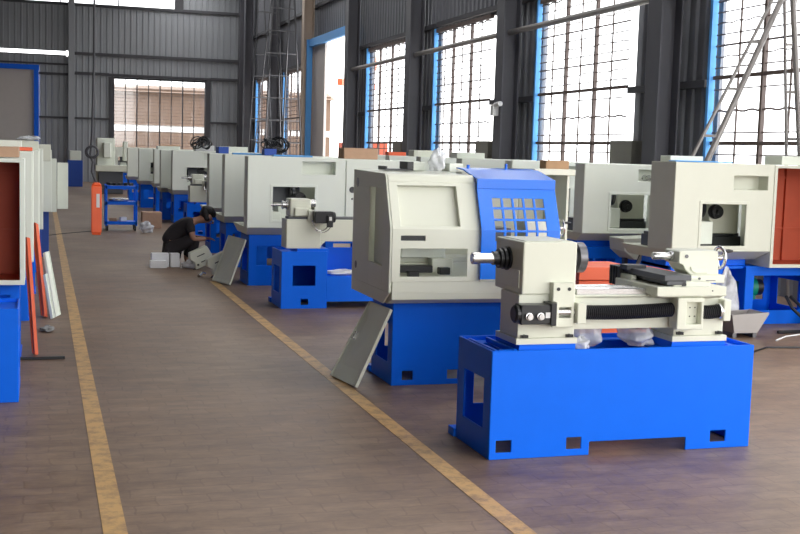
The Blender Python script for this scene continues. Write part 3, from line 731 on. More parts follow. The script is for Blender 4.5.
# side walls of the enclosure
side = [(yF, .63)] + prof + corner + top + [(8.58, .60), (8.45, .60)]
side_poly = [(yF, .69)] + prof[1:] + corner + top + [(8.58, .60), (7.78, .60)]
def side_wall(x, t, nm):
    b = B(); ins = (7.76, .86, 8.12, 1.40)
    # frame around an inset panel: made of strips so the inset really lies deeper
    b.prism([p for p in [(yF, .69), (yF, 1.13), (front_y(1.40), 1.40), (ins[0], 1.40), (ins[0], .69)]], 'x', x, x + t)
    b.prism([(front_y(1.40), 1.40)] + [prof[2]] + corner + top + [(8.58, 1.40)], 'x', x, x + t)
    b.box(x, x + t, ins[2], 8.58, .69, 1.40); b.box(x, x + t, ins[0], ins[2], .69, .86)
    b.box(x + (.045 if x < 3 else -.03), x + (.055 if x < 3 else -.02), ins[0] - .01, ins[2] + .01, .85, 1.41)
    b.prism([(yF, .69), (7.72, .60), (8.58, .60), (8.58, .69)], 'x', x, x + t)
    return b.make(nm, M['beige'], G, bevel=.0025)
sw = side_wall(2.275, .015, 'side_panel')
make_each(B().rev((2.274, 8.46, 1.42), (2.2, 8.46, 1.42), [(0, .035), (.002, .035)], 20).rev((2.274, 8.46, .80), (2.2, 8.46, .80), [(0, .028), (.002, .028)], 16), 'access_hole', M['darksteel'], sw)
B().box(2.308, 2.319, 7.80, 7.86, 1.07, 1.13).make('latch', M['black'], sw)
# bottom trough, slanted lip
B().prism([(yF, .69), (yF + .004, .64), (yF + .12, .60), (8.55, .60), (8.58, .69), (yF + .02, .69)], 'x', 2.3, 3.61).make('chip_trough', M['beige'], r, bevel=.002)
B().plate('y', 2.3, 3.61, .69, .765, yF, yF + .02).make('lower_panel', M['beige'], r, bevel=.002)
# left closed door, with a recessed window, a slot handle and an opening below
def sheet_front(b, x0, x1, z0, z1, holes, yoff=0.0, t=.012):
    xs = sorted({x0, x1, *[h[0] for h in holes], *[h[2] for h in holes]}); zs = sorted({z0, z1, 1.13, *[h[1] for h in holes], *[h[3] for h in holes]})
    zs = [z for z in zs if z0 <= z <= z1]
    nx, nz = len(xs), len(zs); vs = []
    for k in (0, 1):
        for z in zs:
            for x in xs: vs.append((x, front_y(z) + yoff + k * t, z))
    idx = lambda i, j, k: k * nx * nz + j * nx + i
    def full(i, j):
        if i < 0 or j < 0 or i >= nx - 1 or j >= nz - 1: return False
        cx = (xs[i] + xs[i + 1]) / 2; cz = (zs[j] + zs[j + 1]) / 2
        return not any(h[0] < cx < h[2] and h[1] < cz < h[3] for h in holes)
    fs = []
    for i in range(nx - 1):
        for j in range(nz - 1):
            if not full(i, j): continue
            q = [(i, j), (i + 1, j), (i + 1, j + 1), (i, j + 1)]
            fs.append(tuple(idx(a, c, 0) for a, c in q)); fs.append(tuple(idx(a, c, 1) for a, c in reversed(q)))
            for di, dj, e0, e1 in ((0, -1, 0, 1), (1, 0, 1, 2), (0, 1, 2, 3), (-1, 0, 3, 0)):
                if not full(i + di, j + dj): p0, p1 = q[e0], q[e1]; fs.append((idx(*p0, 0), idx(*p0, 1), idx(*p1, 1), idx(*p1, 0)))
    return b.add(vs, fs)
b = B()
sheet_front(b, 2.29, 2.945, .765, 1.45, [(2.352, 1.15, 2.785, 1.425), (2.352, 1.05, 2.53, 1.085), (2.352, .80, 2.84, .995)], yoff=-.004)
vs0 = [(yF + .134, 1.45)] + [(y - .004, z) for y, z in corner] + top
loft(b, [(2.29, vs0), (2.945, vs0)], .012)
door = b.make('sliding_door', M['beige'], r, bevel=.002)
b = B()
zz0, zz1 = 1.14, 1.435
b.add([(2.34, front_y(zz0) + .045, zz0), (2.80, front_y(zz0) + .045, zz0), (2.80, front_y(zz1) + .045, zz1), (2.34, front_y(zz1) + .045, zz1),
       (2.34, front_y(zz0) + .055, zz0), (2.80, front_y(zz0) + .055, zz0), (2.80, front_y(zz1) + .055, zz1), (2.34, front_y(zz1) + .055, zz1)],
      [(0, 1, 2, 3), (7, 6, 5, 4), (0, 4, 5, 1), (1, 5, 6, 2), (2, 6, 7, 3), (3, 7, 4, 0)])
for xa, xb in ((2.343, 2.352), (2.785, 2.794)):
    b.add([(xa, front_y(zz0) + .008, zz0), (xb, front_y(zz0) + .008, zz0), (xb, front_y(zz1) + .008, zz1), (xa, front_y(zz1) + .008, zz1),
           (xa, front_y(zz0) + .05, zz0), (xb, front_y(zz0) + .05, zz0), (xb, front_y(zz1) + .05, zz1), (xa, front_y(zz1) + .05, zz1)],
          [(0, 1, 2, 3), (7, 6, 5, 4), (0, 4, 5, 1), (1, 5, 6, 2), (2, 6, 7, 3), (3, 7, 4, 0)])
b.make('window_recess', M['beige'], door)
B().box(2.35, 2.53, yF + .008, yF + .03, 1.045, 1.09).make('slot_handle', M['black'], door)
# right part: blue guard sheet with a grid of square windows
gh = []
for i in range(5):
    for j in range(4):
        x = 3.03 + i * .082; z = 1.35 - j * .078
        gh.append((x, z - .062, x + .064, z))
b = B(); sheet_front(b, 2.925, 3.525, .785, 1.415, gh, yoff=-.045, t=.010)
yt = front_y(1.415) - .045
b.box(2.925, 3.525, yt - .004, yt + .010, 1.415, 1.485)
p2 = [(yt - .002, 1.483), (yt + .30, 1.545), (8.10, 1.555)]
loft(b, [(2.925, p2), (3.525, p2)], .010)
gd = b.make('blue_guard', M['bluedoor'], r, bevel=.002)
gd['label'] = 'blue sliding guard with a grid of square windows'
b = B().cyl((3.30, 8.05, 1.55), (3.30, 8.05, 1.59), .010, 10).cyl((3.0, 8.05, 1.55), (3.0, 8.05, 1.575), .012, 10)
make_each(b, 'guard_knob', M['bluedoor'], gd)
B().prism([(yF + .55, 1.495), (8.58, 1.50), (8.58, 1.512), (yF + .55, 1.507)], 'x', 2.3, 2.96).make('top_sheet', M['beige'], r)
B().box(2.3, 3.61, 8.55, 8.58, .69, 1.50).make('back_panel', M['beige'], r)
# machine inside
b = B().box(2.36, 3.55, 7.95, 8.25, .69, .86).box(2.45, 3.5, 7.99, 8.2, .86, .90).box(2.68, 2.84, 7.86, 7.95, .80, .90); b.make('bed', M['beige'], r, bevel=.004)
hs = B().box(2.46, 2.80, 7.92, 8.3, .90, 1.14).make('headstock', M['white'], r, bevel=.006)
B().rev((2.80, 8.05, 1.06), (3.2, 8.05, 1.06), [(0, .085), (.05, .085), (.051, .06), (.09, .06)], 24).make('chuck', M['darksteel'], hs, smooth=True)
make_each(B().box(2.42, 2.68, 7.84, 7.94, .80, .85).box(2.72, 2.80, 7.80, 7.86, .79, .84).box(2.48, 2.56, 7.78, 7.83, .775, .815), 'servo_motor', M['black'], r, bevel=.004)
B().box(3.12, 3.36, 7.80, 8.3, .92, 1.0).box(3.16, 3.30, 7.9, 8.1, 1.0, 1.12).make('cross_slide', M['castgrey'], r, bevel=.004)
ts = B().box(3.42, 3.585, 7.9, 8.12, .90, 1.17).box(3.585, 3.70, 7.94, 8.08, 1.02, 1.13).make('tailstock', M['beige'], r, bevel=.006)
handwheel(r, (0, 0, 0), (3.745, 8.0, 1.12), .06, parent=ts)
# its open electrical cabinet to the right
b = B().box(3.55, 3.875, 8.12, 8.6, 1.535, 1.555).box(3.845, 3.865, 8.14, 8.58, .90, 1.535).box(3.63, 3.845, 8.56, 8.58, .90, 1.535).box(3.63, 3.865, 8.14, 8.58, .88, .90)
b.box(3.55, 3.89, 8.09, 8.12, 1.515, 1.56)
b.make('side_cabinet', M['beige'], r, bevel=.003)

# ------------------------------------------------------------------ loose panels
def panel(name, label, P, mat, th=.015, cat='panel', lip=True):
    """P = bottom left, bottom right, top right, top left (world)"""
    P = [Vector(p) for p in P]; n = (P[1] - P[0]).cross(P[3] - P[0]).normalized() * th
    rt = thing(name, label, cat, tuple((P[0] + P[1]) / 2))
    b = B().add(P + [p + n for p in P], [(0, 1, 2, 3), (7, 6, 5, 4), (0, 4, 5, 1), (1, 5, 6, 2), (2, 6, 7, 3), (3, 7, 4, 0)])
    b.make('sheet', M[mat], rt)
    if lip:
        b = B(); m = n * 2.2
        for i in range(4): b.bar(P[i] + m * .4, P[(i + 1) % 4] + m * .4, .008, .022, up=n)
        b.make('folded_rim', M[mat], rt)
    return rt, P, n
def q(P, u, v): return P[0] + (P[1] - P[0]) * u + (P[3] - P[0]) * v
rt, P, n = panel('door_panel', 'cream sheet metal door with oval hole leaning on the blue stand of the guarded lathe', [(2.045, 8.17, .004), (2.115, 7.73, .004), (2.35, 7.72, .545), (2.35, 8.26, .53)], 'beige')
c = q(P, .62, .42); e = q(P, .62, .62) - c
B().torus(c + n * 1.2, n, .034, .006, 20, 6).make('oval_vent', M['steel'], rt)
for k_ in (-1, 0, 1): B().bar(c + n * 1.15 + e.normalized() * (k_ * .014) - (P[1] - P[0]).normalized() * .024, c + n * 1.15 + e.normalized() * (k_ * .014) + (P[1] - P[0]).normalized() * .024, .006, .004, up=n).make('vent_slit', M['black'], rt)
c = q(P, .10, .50) + n * 1.2; B().bar(c, q(P, .10, .60) + n * 1.2, .03, .02, up=n).make('latch', M['steel'], rt)
panel('door_panel', 'cream sheet metal door leaning on the stand of the lathe beside the two small castings', [(2.03, 14.30, .004), (2.17, 13.84, .004), (2.36, 13.86, .54), (2.30, 14.8, .52)], 'beige')
panel('door_panel', 'narrow orange primed panel leaning at the left row, nearest of the leaning panels', [(-.045, 9.42, .003), (-.025, 9.36, .003), (-.090, 10.0, .86), (-.115, 10.05, .86)], 'orange', th=.02)
panel('door_panel', 'orange primed panel leaning behind the two narrow white panels', [(.025, 11.44, .003), (.055, 11.38, .003), (-.03, 12.3, .82), (-.065, 12.35, .82)], 'orange', th=.03)
panel('door_panel', 'white panel leaning towards the aisle, right one of the white pair', [(.105, 11.34, .003), (.15, 11.50, .003), (.05, 12.1, .55), (.01, 12.0, .55)], 'white', th=.02)
panel('door_panel', 'short white panel leaning left beside the taller white one', [(.078, 11.26, .003), (.095, 11.30, .003), (.03, 11.6, .38), (.012, 11.56, .38)], 'white', th=.02)
tag(B().obox((-.06, 9.15, .012), (.46, .035, .02), (0, 0, .03)).make('steel_bar', M['black'], bevel=.003), 'black flat bar lying on the floor by the left row', 'bar')
def crumple(name, label, cat, c, size, mat, seed, n=20, group=None):
    rnd = random.Random(seed); vs = []; fs = []; m = n
    ph = [rnd.uniform(0, 6.28) for _ in range(8)]
    for i in range(n + 1):
        th = PI * i / n
        for k in range(m):
            a = 2 * PI * k / m
            s = 1 + .16 * math.sin(3 * a + ph[0] + 2 * th) + .12 * math.sin(5 * a + ph[1] - 3 * th) + .10 * math.sin(7 * th + ph[2] + a) + rnd.uniform(-.07, .07)
            z = math.cos(th) * s
            vs.append((c[0] + size[0] * math.sin(th) * math.cos(a) * s, c[1] + size[1] * math.sin(th) * math.sin(a) * s, max(c[2] + .001, c[2] + size[2] * (z * .5 + .42))))
    for i in range(n):
        for k in range(m): k2 = (k + 1) % m; fs.append((i * m + k, i * m + k2, (i + 1) * m + k2, (i + 1) * m + k))
    o = B().add(vs, fs).make(name, M[mat], smooth=True)
    md = o.modifiers.new('sub', 'SUBSURF'); md.levels = 1; md.render_levels = 1
    return tag(o, label, cat, group)
crumple('rag', 'small crumpled grey rag on the floor left of the yellow line', 'rag', (.05, 10.55, 0), (.06, .10, .05), 'cloth_grey', 3)
crumple('plastic_bag', 'crumpled clear plastic bag under the middle of the nearest lathe bed', 'plastic bag', (2.99, 6.0, .578), (.085, .12, .17), 'bag', 4)
crumple('plastic_bag', 'flat crumpled bag beside the left foot of the nearest lathe', 'plastic bag', (2.885, 5.84, .576), (.05, .05, .085), 'bag', 9)
crumple('plastic_bag', 'grey crumpled plastic bag beside the right foot of the nearest lathe', 'plastic bag', (3.31, 5.98, .578), (.10, .12, .13), 'bag', 5)
crumple('plastic_bag', 'large upright clear plastic bag on the floor right of the nearest lathe tailstock', 'plastic bag', (6.47, 9.93, 0), (.12, .11, .60), 'bag', 6)
crumple('plastic_bag', 'clear plastic bag standing on top of the guarded lathe', 'plastic bag', (2.83, 8.25, 1.52), (.060, .07, .17), 'bag', 8)
crumple('paper_pile', 'loose white papers in the low tray of the small bare lathe', 'papers', (3.06, 11.95, .335), (.22, .10, .06), 'paper', 12)

# orange boxes between the nearest lathe and the guarded one
for i, (x0, x1, zt, lb) in enumerate([(3.40, 3.82, .93, 'orange primed metal box behind the nearest lathe, left of two, seam under its lid'), (3.84, 4.12, .90, 'orange primed metal box behind the nearest lathe carriage, right of two')]):
    r = thing('orange_box', lb, 'metal box', ((x0 + x1) / 2, 7.15, 0))
    B().box(x0, x1, 6.95, 7.35, 0, zt - .09).make('body', M['orange'], r, bevel=.004)
    B().box(x0 - .006, x1 + .006, 6.94, 7.36, zt - .085, zt).make('lid', M['orange'], r, bevel=.004)
# chute and hose in front of the second right machine
r = thing('chip_chute', 'grey sheet metal chute hanging under the second enclosed lathe of the right row', 'chute', (6.5, 11.85, .0))
B().prism([(6.25, .76), (6.72, .78), (6.72, .55), (6.40, .52), (6.27, .62)], 'y', 11.70, 12.05).make('hopper', M['beige'], r, bevel=.004)
make_each(B().box(6.35, 6.40, 11.85, 11.9, 0, .53).box(6.62, 6.67, 11.85, 11.9, 0, .56), 'leg', M['castgrey'], r)
tag(B().tube([(6.40, 11.62, .50), (6.45, 11.61, .66), (6.56, 11.60, .77), (6.7, 11.60, .85), (6.82, 11.62, .88)], .018, 10).make('hose', M['rubber'], smooth=True), 'black hose curving up behind the nearest tailstock', 'hose')
# tray and cables on the floor at right
r = thing('drip_tray', 'grey sheet metal tray on the floor between the nearest lathe and the green motor', 'tray', (6.42, 9.55, 0))
B().prism([(6.20, .21), (6.60, .23), (6.594, .243), (6.194, .223)], 'y', 9.40, 9.415).prism([(6.20, .22), (6.22, .22), (6.25, .06), (6.23, .05)], 'y', 9.41, 9.72).prism([(6.59, .235), (6.60, .225), (6.48, .05), (6.46, .06)], 'y', 9.41, 9.72).prism([(6.20, .21), (6.60, .23), (6.48, .05), (6.23, .05)], 'y', 9.40, 9.41).prism([(6.20, .21), (6.60, .23), (6.48, .05), (6.23, .05)], 'y', 9.71, 9.72).box(6.24, 6.47, 9.41, 9.71, .05, .06).make('tray', M['pipe'], r)
make_each(B().box(6.24, 6.28, 9.44, 9.68, 0, .05).box(6.46, 6.50, 9.44, 9.68, 0, .05), 'foot', M['darksteel'], r)
tag(B().tube([(7.28, 10.1, .30), (7.25, 9.95, .20), (7.3, 9.8, .1), (7.25, 9.68, .02), (7.1, 9.62, .018), (6.85, 9.6, .018)], .016, 8).make('cable', M['rubber'], smooth=True), 'black cable dropping from the green motor to the floor, left one', 'cable')
tag(B().tube([(7.33, 10.1, .30), (7.4, 9.9, .16), (7.45, 9.75, .04), (7.5, 9.55, .016), (7.7, 9.4, .016)], .018, 8).make('cable', M['rubber'], smooth=True), 'black cable dropping from the green motor to the floor, right one', 'cable')
tag(B().tube([(5.3, 8.3, .01), (5.5, 8.6, .01), (5.8, 8.55, .01), (6.2, 8.85, .01), (6.6, 8.8, .01)], .008, 6).make('cable', M['black'], smooth=True), 'thin dark cable snaking across the floor right of the nearest lathe', 'cable')
tag(B().tube([(6.55, 9.2, .01), (6.8, 9.4, .01), (7.1, 9.52, .01), (7.6, 9.7, .01)], .007, 6).make('cable', M['foam'], smooth=True), 'white cable on the floor in front of the green motor', 'cable')
r = thing('wooden_block', 'pale wooden block upright at the right edge by the blue stand', 'block', (7.72, 9.9, 0))
B().box(7.56, 7.67, 9.95, 10.07, 0, .22).box(7.67, 7.78, 9.95, 10.07, 0, .14).make('block', M['wood'], r, bevel=.004)

# ------------------------------------------------------------------ trestle ladders
def trestle(name, label, apex, feet, w, rungs, mat, rr=.035):
    """apex (x,y,z); feet: two end points of the front frame rails and two of the rear"""
    r = thing(name, label, 'ladder', (apex[0], apex[1], 0))
    for k, (fa, fb) in enumerate(feet):
        fa = Vector(fa); fb = Vector(fb); A = Vector(apex) + Vector((-w / 2, 0, 0)); Bq = Vector(apex) + Vector((w / 2, 0, 0))
        B().tube([fa, A], rr * .55, 10).make('rail', M[mat], r, smooth=True); B().tube([fb, Bq], rr, 10).make('rail', M[mat], r, smooth=True)
        for i in range(rungs):
            t = (i + .6) / rungs
            B().bar(fa.lerp(A, t), fb.lerp(Bq, t), .03, .03).make('rung', M[mat], r)
    return r
trestle('stepladder', 'tall grey pipe trestle ladder standing by the bright right window', (8.05, 11.5, 3.75), [((6.06, 11.45, 0.02), (6.36, 11.45, 0.02)), ((8.5, 11.75, .02), (8.62, 11.55, .02))], .10, 7, 'pipe')
trestle('stepladder', 'very tall thin trestle ladder far back between the grey columns', (7.35, 37.0, 7.8), [((6.35, 37.0, 0.02), (7.35, 37.0, .02)), ((7.6, 37.3, .02), (8.2, 37.3, .02))], .5, 11, 'darksteel', rr=.03)
trestle('stepladder', 'tall thin ladder leaning far back beside the corner column', (7.6, 41.0, 8.2), [((6.9, 41.0, 0.02), (7.5, 41.0, .02)), ((8.0, 41.2, .02), (8.25, 41.2, .02))], .5, 11, 'darksteel', rr=.03)

# ------------------------------------------------------------------ crane pendant, trolley
r = thing('crane_pendant', 'orange crane pendant control hanging on a dark cable over the aisle', 'crane control', (.655, 15.0, .52))
B().box(.592, .718, 14.93, 15.05, .54, 1.13).prism([(.592, 1.13), (.718, 1.13), (.69, 1.17), (.62, 1.17)], 'y', 14.94, 15.04).box(.60, .71, 14.94, 15.04, .515, .54).make('housing', M['hotorange'], r, bevel=.012, segs=2)
B().box(.652, .692, 14.925, 14.93, .86, 1.03).make('label_plate', M['labelw'], r)
b = B().tube([(.655, 15, 1.16), (.60, 15, 1.30), (.61, 15, 1.42), (.58, 15, 1.5), (.60, 15, 1.75), (.62, 15, 2.6), (.625, 15, 5), (.63, 15, ROOF)], .014, 8)
b.torus((.60, 15, 1.545), (0, 1, .2), .075, .012, 24, 8).torus((.605, 14.98, 1.55), (0.15, 1, 0), .065, .012, 24, 8)
b.make('cable', M['girt'], r, smooth=True)
tag(B().tube([(-.1, 21.2, .006), (.04, 21.4, .006), (.45, 22.05, .006), (.9, 22.6, .006), (1.08, 22.9, .006)], .006, 6).make('cable', M['black'], smooth=True), 'thin dark cable lying across the aisle by the hanging orange control', 'cable')
r = thing('trolley', 'blue three shelf tool trolley on castors left of the machines', 'trolley', (1.47, 23.0, 0)); TR = r
b = B()
for x in (1.18, 1.74):
    for y in (22.8, 23.2): b.box(x - .02, x + .02, y - .02, y + .02, .10, .88)
make_each(b, 'post', M['blue'], r)
for z, nm in ((.12, 'shelf'), (.50, 'shelf'), (.80, 'shelf')):
    B().box(1.16, 1.76, 22.78, 23.22, z, z + .06).make(nm, M['blue'], r, bevel=.004)
for x in (1.2, 1.72):
    for y in (22.82, 23.18): B().cyl((x - .015, y, .05), (x + .015, y, .05), .05, 14).box(x - .02, x + .02, y - .015, y + .015, .06, .11).make('castor', M['black'], r)
tag(B().rev((1.42, 23.0, .56), (1.42, 23, .9), [(0, .17), (.02, .19), (.05, .19), (.06, .15)], 28).make('steel_plate', M['steel'], smooth=True), 'round bright steel plate on the middle shelf of the blue trolley', 'plate')
b = B(); rnd = random.Random(2)
for i in range(5): tag(B().obox((1.25 + i * .1, 22.95 + rnd.uniform(-.08, .08), .89), (.07, .12, .05), (0, 0, rnd.uniform(-.6, .6))).make('tool_holder', M['black'], bevel=.004), 'dark tool holder on the top shelf of the blue trolley', 'tool holder', 'tool holders on the trolley')
tag(B().obox((1.50, 22.95, .22), (.12, .10, .08), (0, 0, .3)).make('parts_box', M['paper'], bevel=.003), 'small white box on the bottom shelf of the blue trolley', 'box')
tag(B().obox((1.32, 22.95, .21), (.14, .12, .06), (0, 0, -.2)).make('parts_box', M['wood'], bevel=.003), 'small brown wooden box on the bottom shelf of the blue trolley', 'box')
tag(B().box(1.92, 2.3, 23.6, 24.0, 0, .32).make('carton', M['carton'], bevel=.005), 'brown carton on the floor right of the blue trolley', 'carton')

# ------------------------------------------------------------------ clutter on machine tops
def flatbox(name, label, cat, x0, x1, y0, y1, z0, z1, mat, group=None, rot=0.0):
    return tag(B().obox(((x0 + x1) / 2, (y0 + y1) / 2, (z0 + z1) / 2), (x1 - x0, y1 - y0, z1 - z0), (0, 0, rot)).make(name, M[mat], bevel=.004), label, cat, group)
flatbox('carton', 'long brown carton on top of the enclosed lathe behind the guarded lathe', 'carton', 3.54, 3.97, 13.85, 14.15, 1.556, 1.69, 'carton')
tag(B().box(2.44, 2.66, 8.3, 8.5, 1.519, 1.530).box(2.44, 2.455, 8.3, 8.5, 1.530, 1.548).box(2.61, 2.66, 8.3, 8.5, 1.530, 1.585).make('bracket', M['black'], bevel=.002), 'black flat bracket with an upright end lying on top of the guarded lathe', 'bracket')
flatbox('parts_box', 'cream low box on top of the guarded lathe left of the clear bag', 'box', 2.665, 2.79, 8.42, 8.55, 1.518, 1.58, 'white')
flatbox('parts_box', 'cream low box on top of the guarded lathe right of the clear bag', 'box', 2.95, 3.06, 8.32, 8.5, 1.518, 1.58, 'white')
flatbox('wooden_block', 'brown wooden block on the ledge right of the blue guard', 'block', 3.69, 3.885, 8.2, 8.32, 1.556, 1.625, 'wood')
flatbox('sheet_part', 'cream sheet metal part lying on top of the nearest right row lathe', 'sheet metal part', 5.98, 6.35, 10.3, 10.5, 1.642, 1.70, 'white')
flatbox('sheet_part', 'pale blue strip lying along the top of the nearest right row lathe', 'sheet metal part', 5.95, 6.6, 10.15, 10.28, 1.642, 1.655, 'framebl')
flatbox('sheet_part', 'white sheet metal cover on top of the open orange cabinet', 'sheet metal part', 7.2, 7.95, 10.2, 10.5, 1.637, 1.73, 'white')
flatbox('parts_box', 'cream box on the top of the lathes behind the blue guard left end', 'box', 6.05, 6.5, 18.9, 19.2, 1.592, 1.70, 'beige')
flatbox('parts_box', 'white box on the lathe top between the two grey switch boxes', 'box', 6.0, 6.45, 16.6, 16.9, 1.592, 1.68, 'white')
flatbox('parts_box', 'orange tray on the lathe tops right of the long carton', 'box', 6.25, 6.6, 21.1, 21.3, 1.592, 1.66, 'orange')
flatbox('carton', 'brown carton on the cabinet at the left edge', 'carton', -.55, -.16, 9.1, 9.4, 1.532, 1.61, 'carton')
flatbox('book', 'red and white folded manual on the second left cabinet', 'manual', -.30, -.10, 11.1, 11.35, 1.567, 1.60, 'orange', rot=.2)
flatbox('parts_box', 'white flat box on top of the left row behind the brown carton', 'box', -.55, -.18, 11.45, 11.8, 1.567, 1.66, 'white')
flatbox('parts_box', 'grey flat case on top of the left row cabinets', 'box', -.30, -.03, 13.1, 13.5, 1.567, 1.66, 'beige')
crumple('plastic_bag', 'crumpled white plastic sheet on the left row machine tops', 'plastic bag', (-.12, 13.2, 1.665), (.12, .15, .05), 'bag', 21)
# coil of steel turnings / wire on the lathe behind the small bare one
def coil(name, label, c, R, n, mat, seed, r=.006):
    rnd = random.Random(seed); b = B()
    for i in range(n):
        ax = Vector((rnd.uniform(-1, 1), rnd.uniform(-1, 1), rnd.uniform(.2, 1))).normalized()
        b.torus((c[0] + rnd.uniform(-.1, .1), c[1] + rnd.uniform(-.1, .1), c[2] + R * .7), ax, R * rnd.uniform(.55, .8), r, 20, 5)
    return tag(b.make(name, M[mat], smooth=True), label, 'wire coil')
coil('wire_coil', 'tangled dark wire coil on a lathe top left of the tan column', (3.2, 16.5, 1.60), .16, 12, 'rubber', 3, .010)
coil('wire_coil', 'tangled black hose coil on the farther lathe top below the far wall', (3.3, 25.45, 1.60), .20, 10, 'rubber', 5, .014)
coil('wire_coil', 'silver wire bundle in the shelf recess of the second right row lathe', (6.80, 12.19, 1.40), .055, 10, 'steel', 6, .003)
for i, (x, y, lb) in enumerate([(2.55, 16.2, 'flat blue strip on the lathe tops above the worker, left one'), (2.75, 14.3, 'flat blue strip lying on the lathe behind the small bare lathe')]):
    flatbox('sheet_part', lb, 'sheet metal part', x, x + .5, y, y + .12, 1.557, 1.58, 'framebl')
flatbox('parts_box', 'small dark bin on the lathe tops, left of two dark bins', 'bin', 2.62, 2.78, 18.1, 18.4, 1.557, 1.66, 'darkblue')
flatbox('parts_box', 'small dark bin on the lathe tops, right of two dark bins', 'bin', 2.95, 3.12, 16.0, 16.2, 1.557, 1.65, 'darkblue')
flatbox('parts_box', 'white open box on the far lathe tops below the barred window', 'box', 3.2, 3.6, 25.5, 25.9, 1.557, 1.68, 'foam')
flatbox('parts_box', 'white box on the lathe with the square opening', 'box', 3.7, 4.3, 25.3, 25.7, 1.557, 1.67, 'white')
flatbox('parts_box', 'white flat box on the far lathe tops, leftmost', 'box', 2.75, 3.3, 29.4, 29.8, 1.557, 1.64, 'white')
flatbox('carton', 'low brown carton on the lathe top below the barred far window', 'carton', 3.0, 3.5, 31.4, 31.7, 1.557, 1.68, 'carton')
# grey switch boxes beside the columns
for i, (k, lb) in enumerate([(0, 'grey switch box beside the nearest grey column'), (1, 'grey switch box beside the second grey column'), (2, 'grey switch box beside the third grey column')]):
    y = 14.93 + BAY * k
    r = thing('switch_box', lb, 'switch box', (8.5, y + 1.1, 1.56), 'switch boxes by the columns')
    B().box(8.42, 8.60, y + .72, y + 1.42, 1.57, 1.93).make('case', M['column'] if False else M['castgrey'] if False else paint('switch_box_grey', (.22, .21, .18), .5), r, bevel=.006)
    B().box(8.60, WX - .15, y + .95, y + 1.2, 1.65, 1.85).make('bracket', M['girt'], r)
    B().box(8.48, 8.54, y + 1.0, y + 1.1, 0, 1.57).make('post', M['girt'], r)
r = thing('wall_lamp', 'small white wall device on the second grey column', 'wall device', (8.27, 20.8, 2.45))
B().box(8.18, 8.30, 20.72, 20.86, 2.40, 2.60).cyl((8.24, 20.5, 2.62), (8.24, 20.75, 2.60), .05, 12).make('case', M['labelw'], r, bevel=.004)

# far end: white machine, blue stand, tall mill beside the trolley
r = thing('milling_machine', 'tall grey white milling machine far back above the blue trolley', 'machine', (2.0, 40, 0))
B().box(1.75, 2.35, 40, 40.8, .35, 1.85).box(1.95, 2.2, 39.6, 40, 1.2, 1.7).box(2.6, 2.75, 39.8, 40.2, 1.1, 1.75).make('column', M['white'], r, bevel=.03)
B().box(1.7, 3.0, 39.6, 40.6, .75, .95).make('table', M['beige'], r, bevel=.01)
B().box(1.8, 2.6, 39.8, 40.8, 0, .75).make('base', M['castgrey'], r, bevel=.02)
r = thing('far_machine', 'small white machine cabinet on a blue base at the far end of the aisle', 'machine', (1.0, 46, 0))
B().box(1.03, 1.44, 46, 46.8, 1.0, 1.36).make('cabinet', M['white'], r, bevel=.01)
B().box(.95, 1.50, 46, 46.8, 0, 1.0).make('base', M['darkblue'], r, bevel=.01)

# ------------------------------------------------------------------ boxes and castings around the worker
flatbox('foam_box', 'larger white foam block on the floor left of the crouching worker', 'foam block', 1.43, 1.66, 16.00, 16.14, 0, .19, 'foam')
flatbox('foam_box', 'smaller white foam block between the larger one and the worker', 'foam block', 1.68, 1.80, 16.00, 16.13, .0, .19, 'foam', rot=.1)
flatbox('foam_box', 'flat white foam sheet in front of the larger foam block', 'foam block', 1.40, 1.62, 15.88, 15.98, 0, .10, 'foam')
crumple('plastic_bag', 'clear plastic film heap at the feet of the crouching worker', 'plastic bag', (1.95, 15.88, 0), (.13, .09, .12), 'bag', 31)
crumple('plastic_bag', 'clear plastic bag between the two beige castings', 'plastic bag', (2.30, 15.55, 0), (.10, .10, .19), 'bag', 33)
def casting(label, c, rz, tilt):
    from mathutils import Euler
    r = thing('casting', label, 'casting', (0, 0, 0), None)
    b = B().prism([(-.13, .0), (.10, .0), (.15, .10), (.13, .24), (-.12, .24), (-.15, .16), (-.11, .10)], 'y', -.06, .06)
    b.make('body', M['beige'], r, bevel=.008)
    make_each(B().box(-.03, .07, -.064, -.058, .06, .072).box(-.05, .06, -.064, -.058, .15, .162).cyl((-.08, -.058, .05), (-.08, -.068, .05), .015, 12), 'slot', M['black'], r)
    B().cyl((-.10, -.02, .02), (-.17, -.03, -.0), .012, 10).make('lever', M['steel'], r, smooth=True)
    r.location = c; r.rotation_euler = (0, tilt, rz); r['_o'] = list(c); return r
casting('small beige casting tilted on the floor in front of the worker', (2.10, 15.72, .055), .1, -.42)
casting('small beige casting tilted on the floor beside the leaning cream door', (2.20, 14.72, .07), .1, -.45)
tag(B().tube([(1.90, 14.7, .02), (1.95, 14.8, .05), (2.0, 14.9, .03)], .02, 8).make('handle_part', M['steel'], smooth=True), 'small bright metal handle on the floor near the castings', 'metal part')
crumple('plastic_bag', 'clear film bag on the floor right behind the blue trolley', 'plastic bag', (1.9, 22.4, 0), (.13, .15, .22), 'bag', 35)

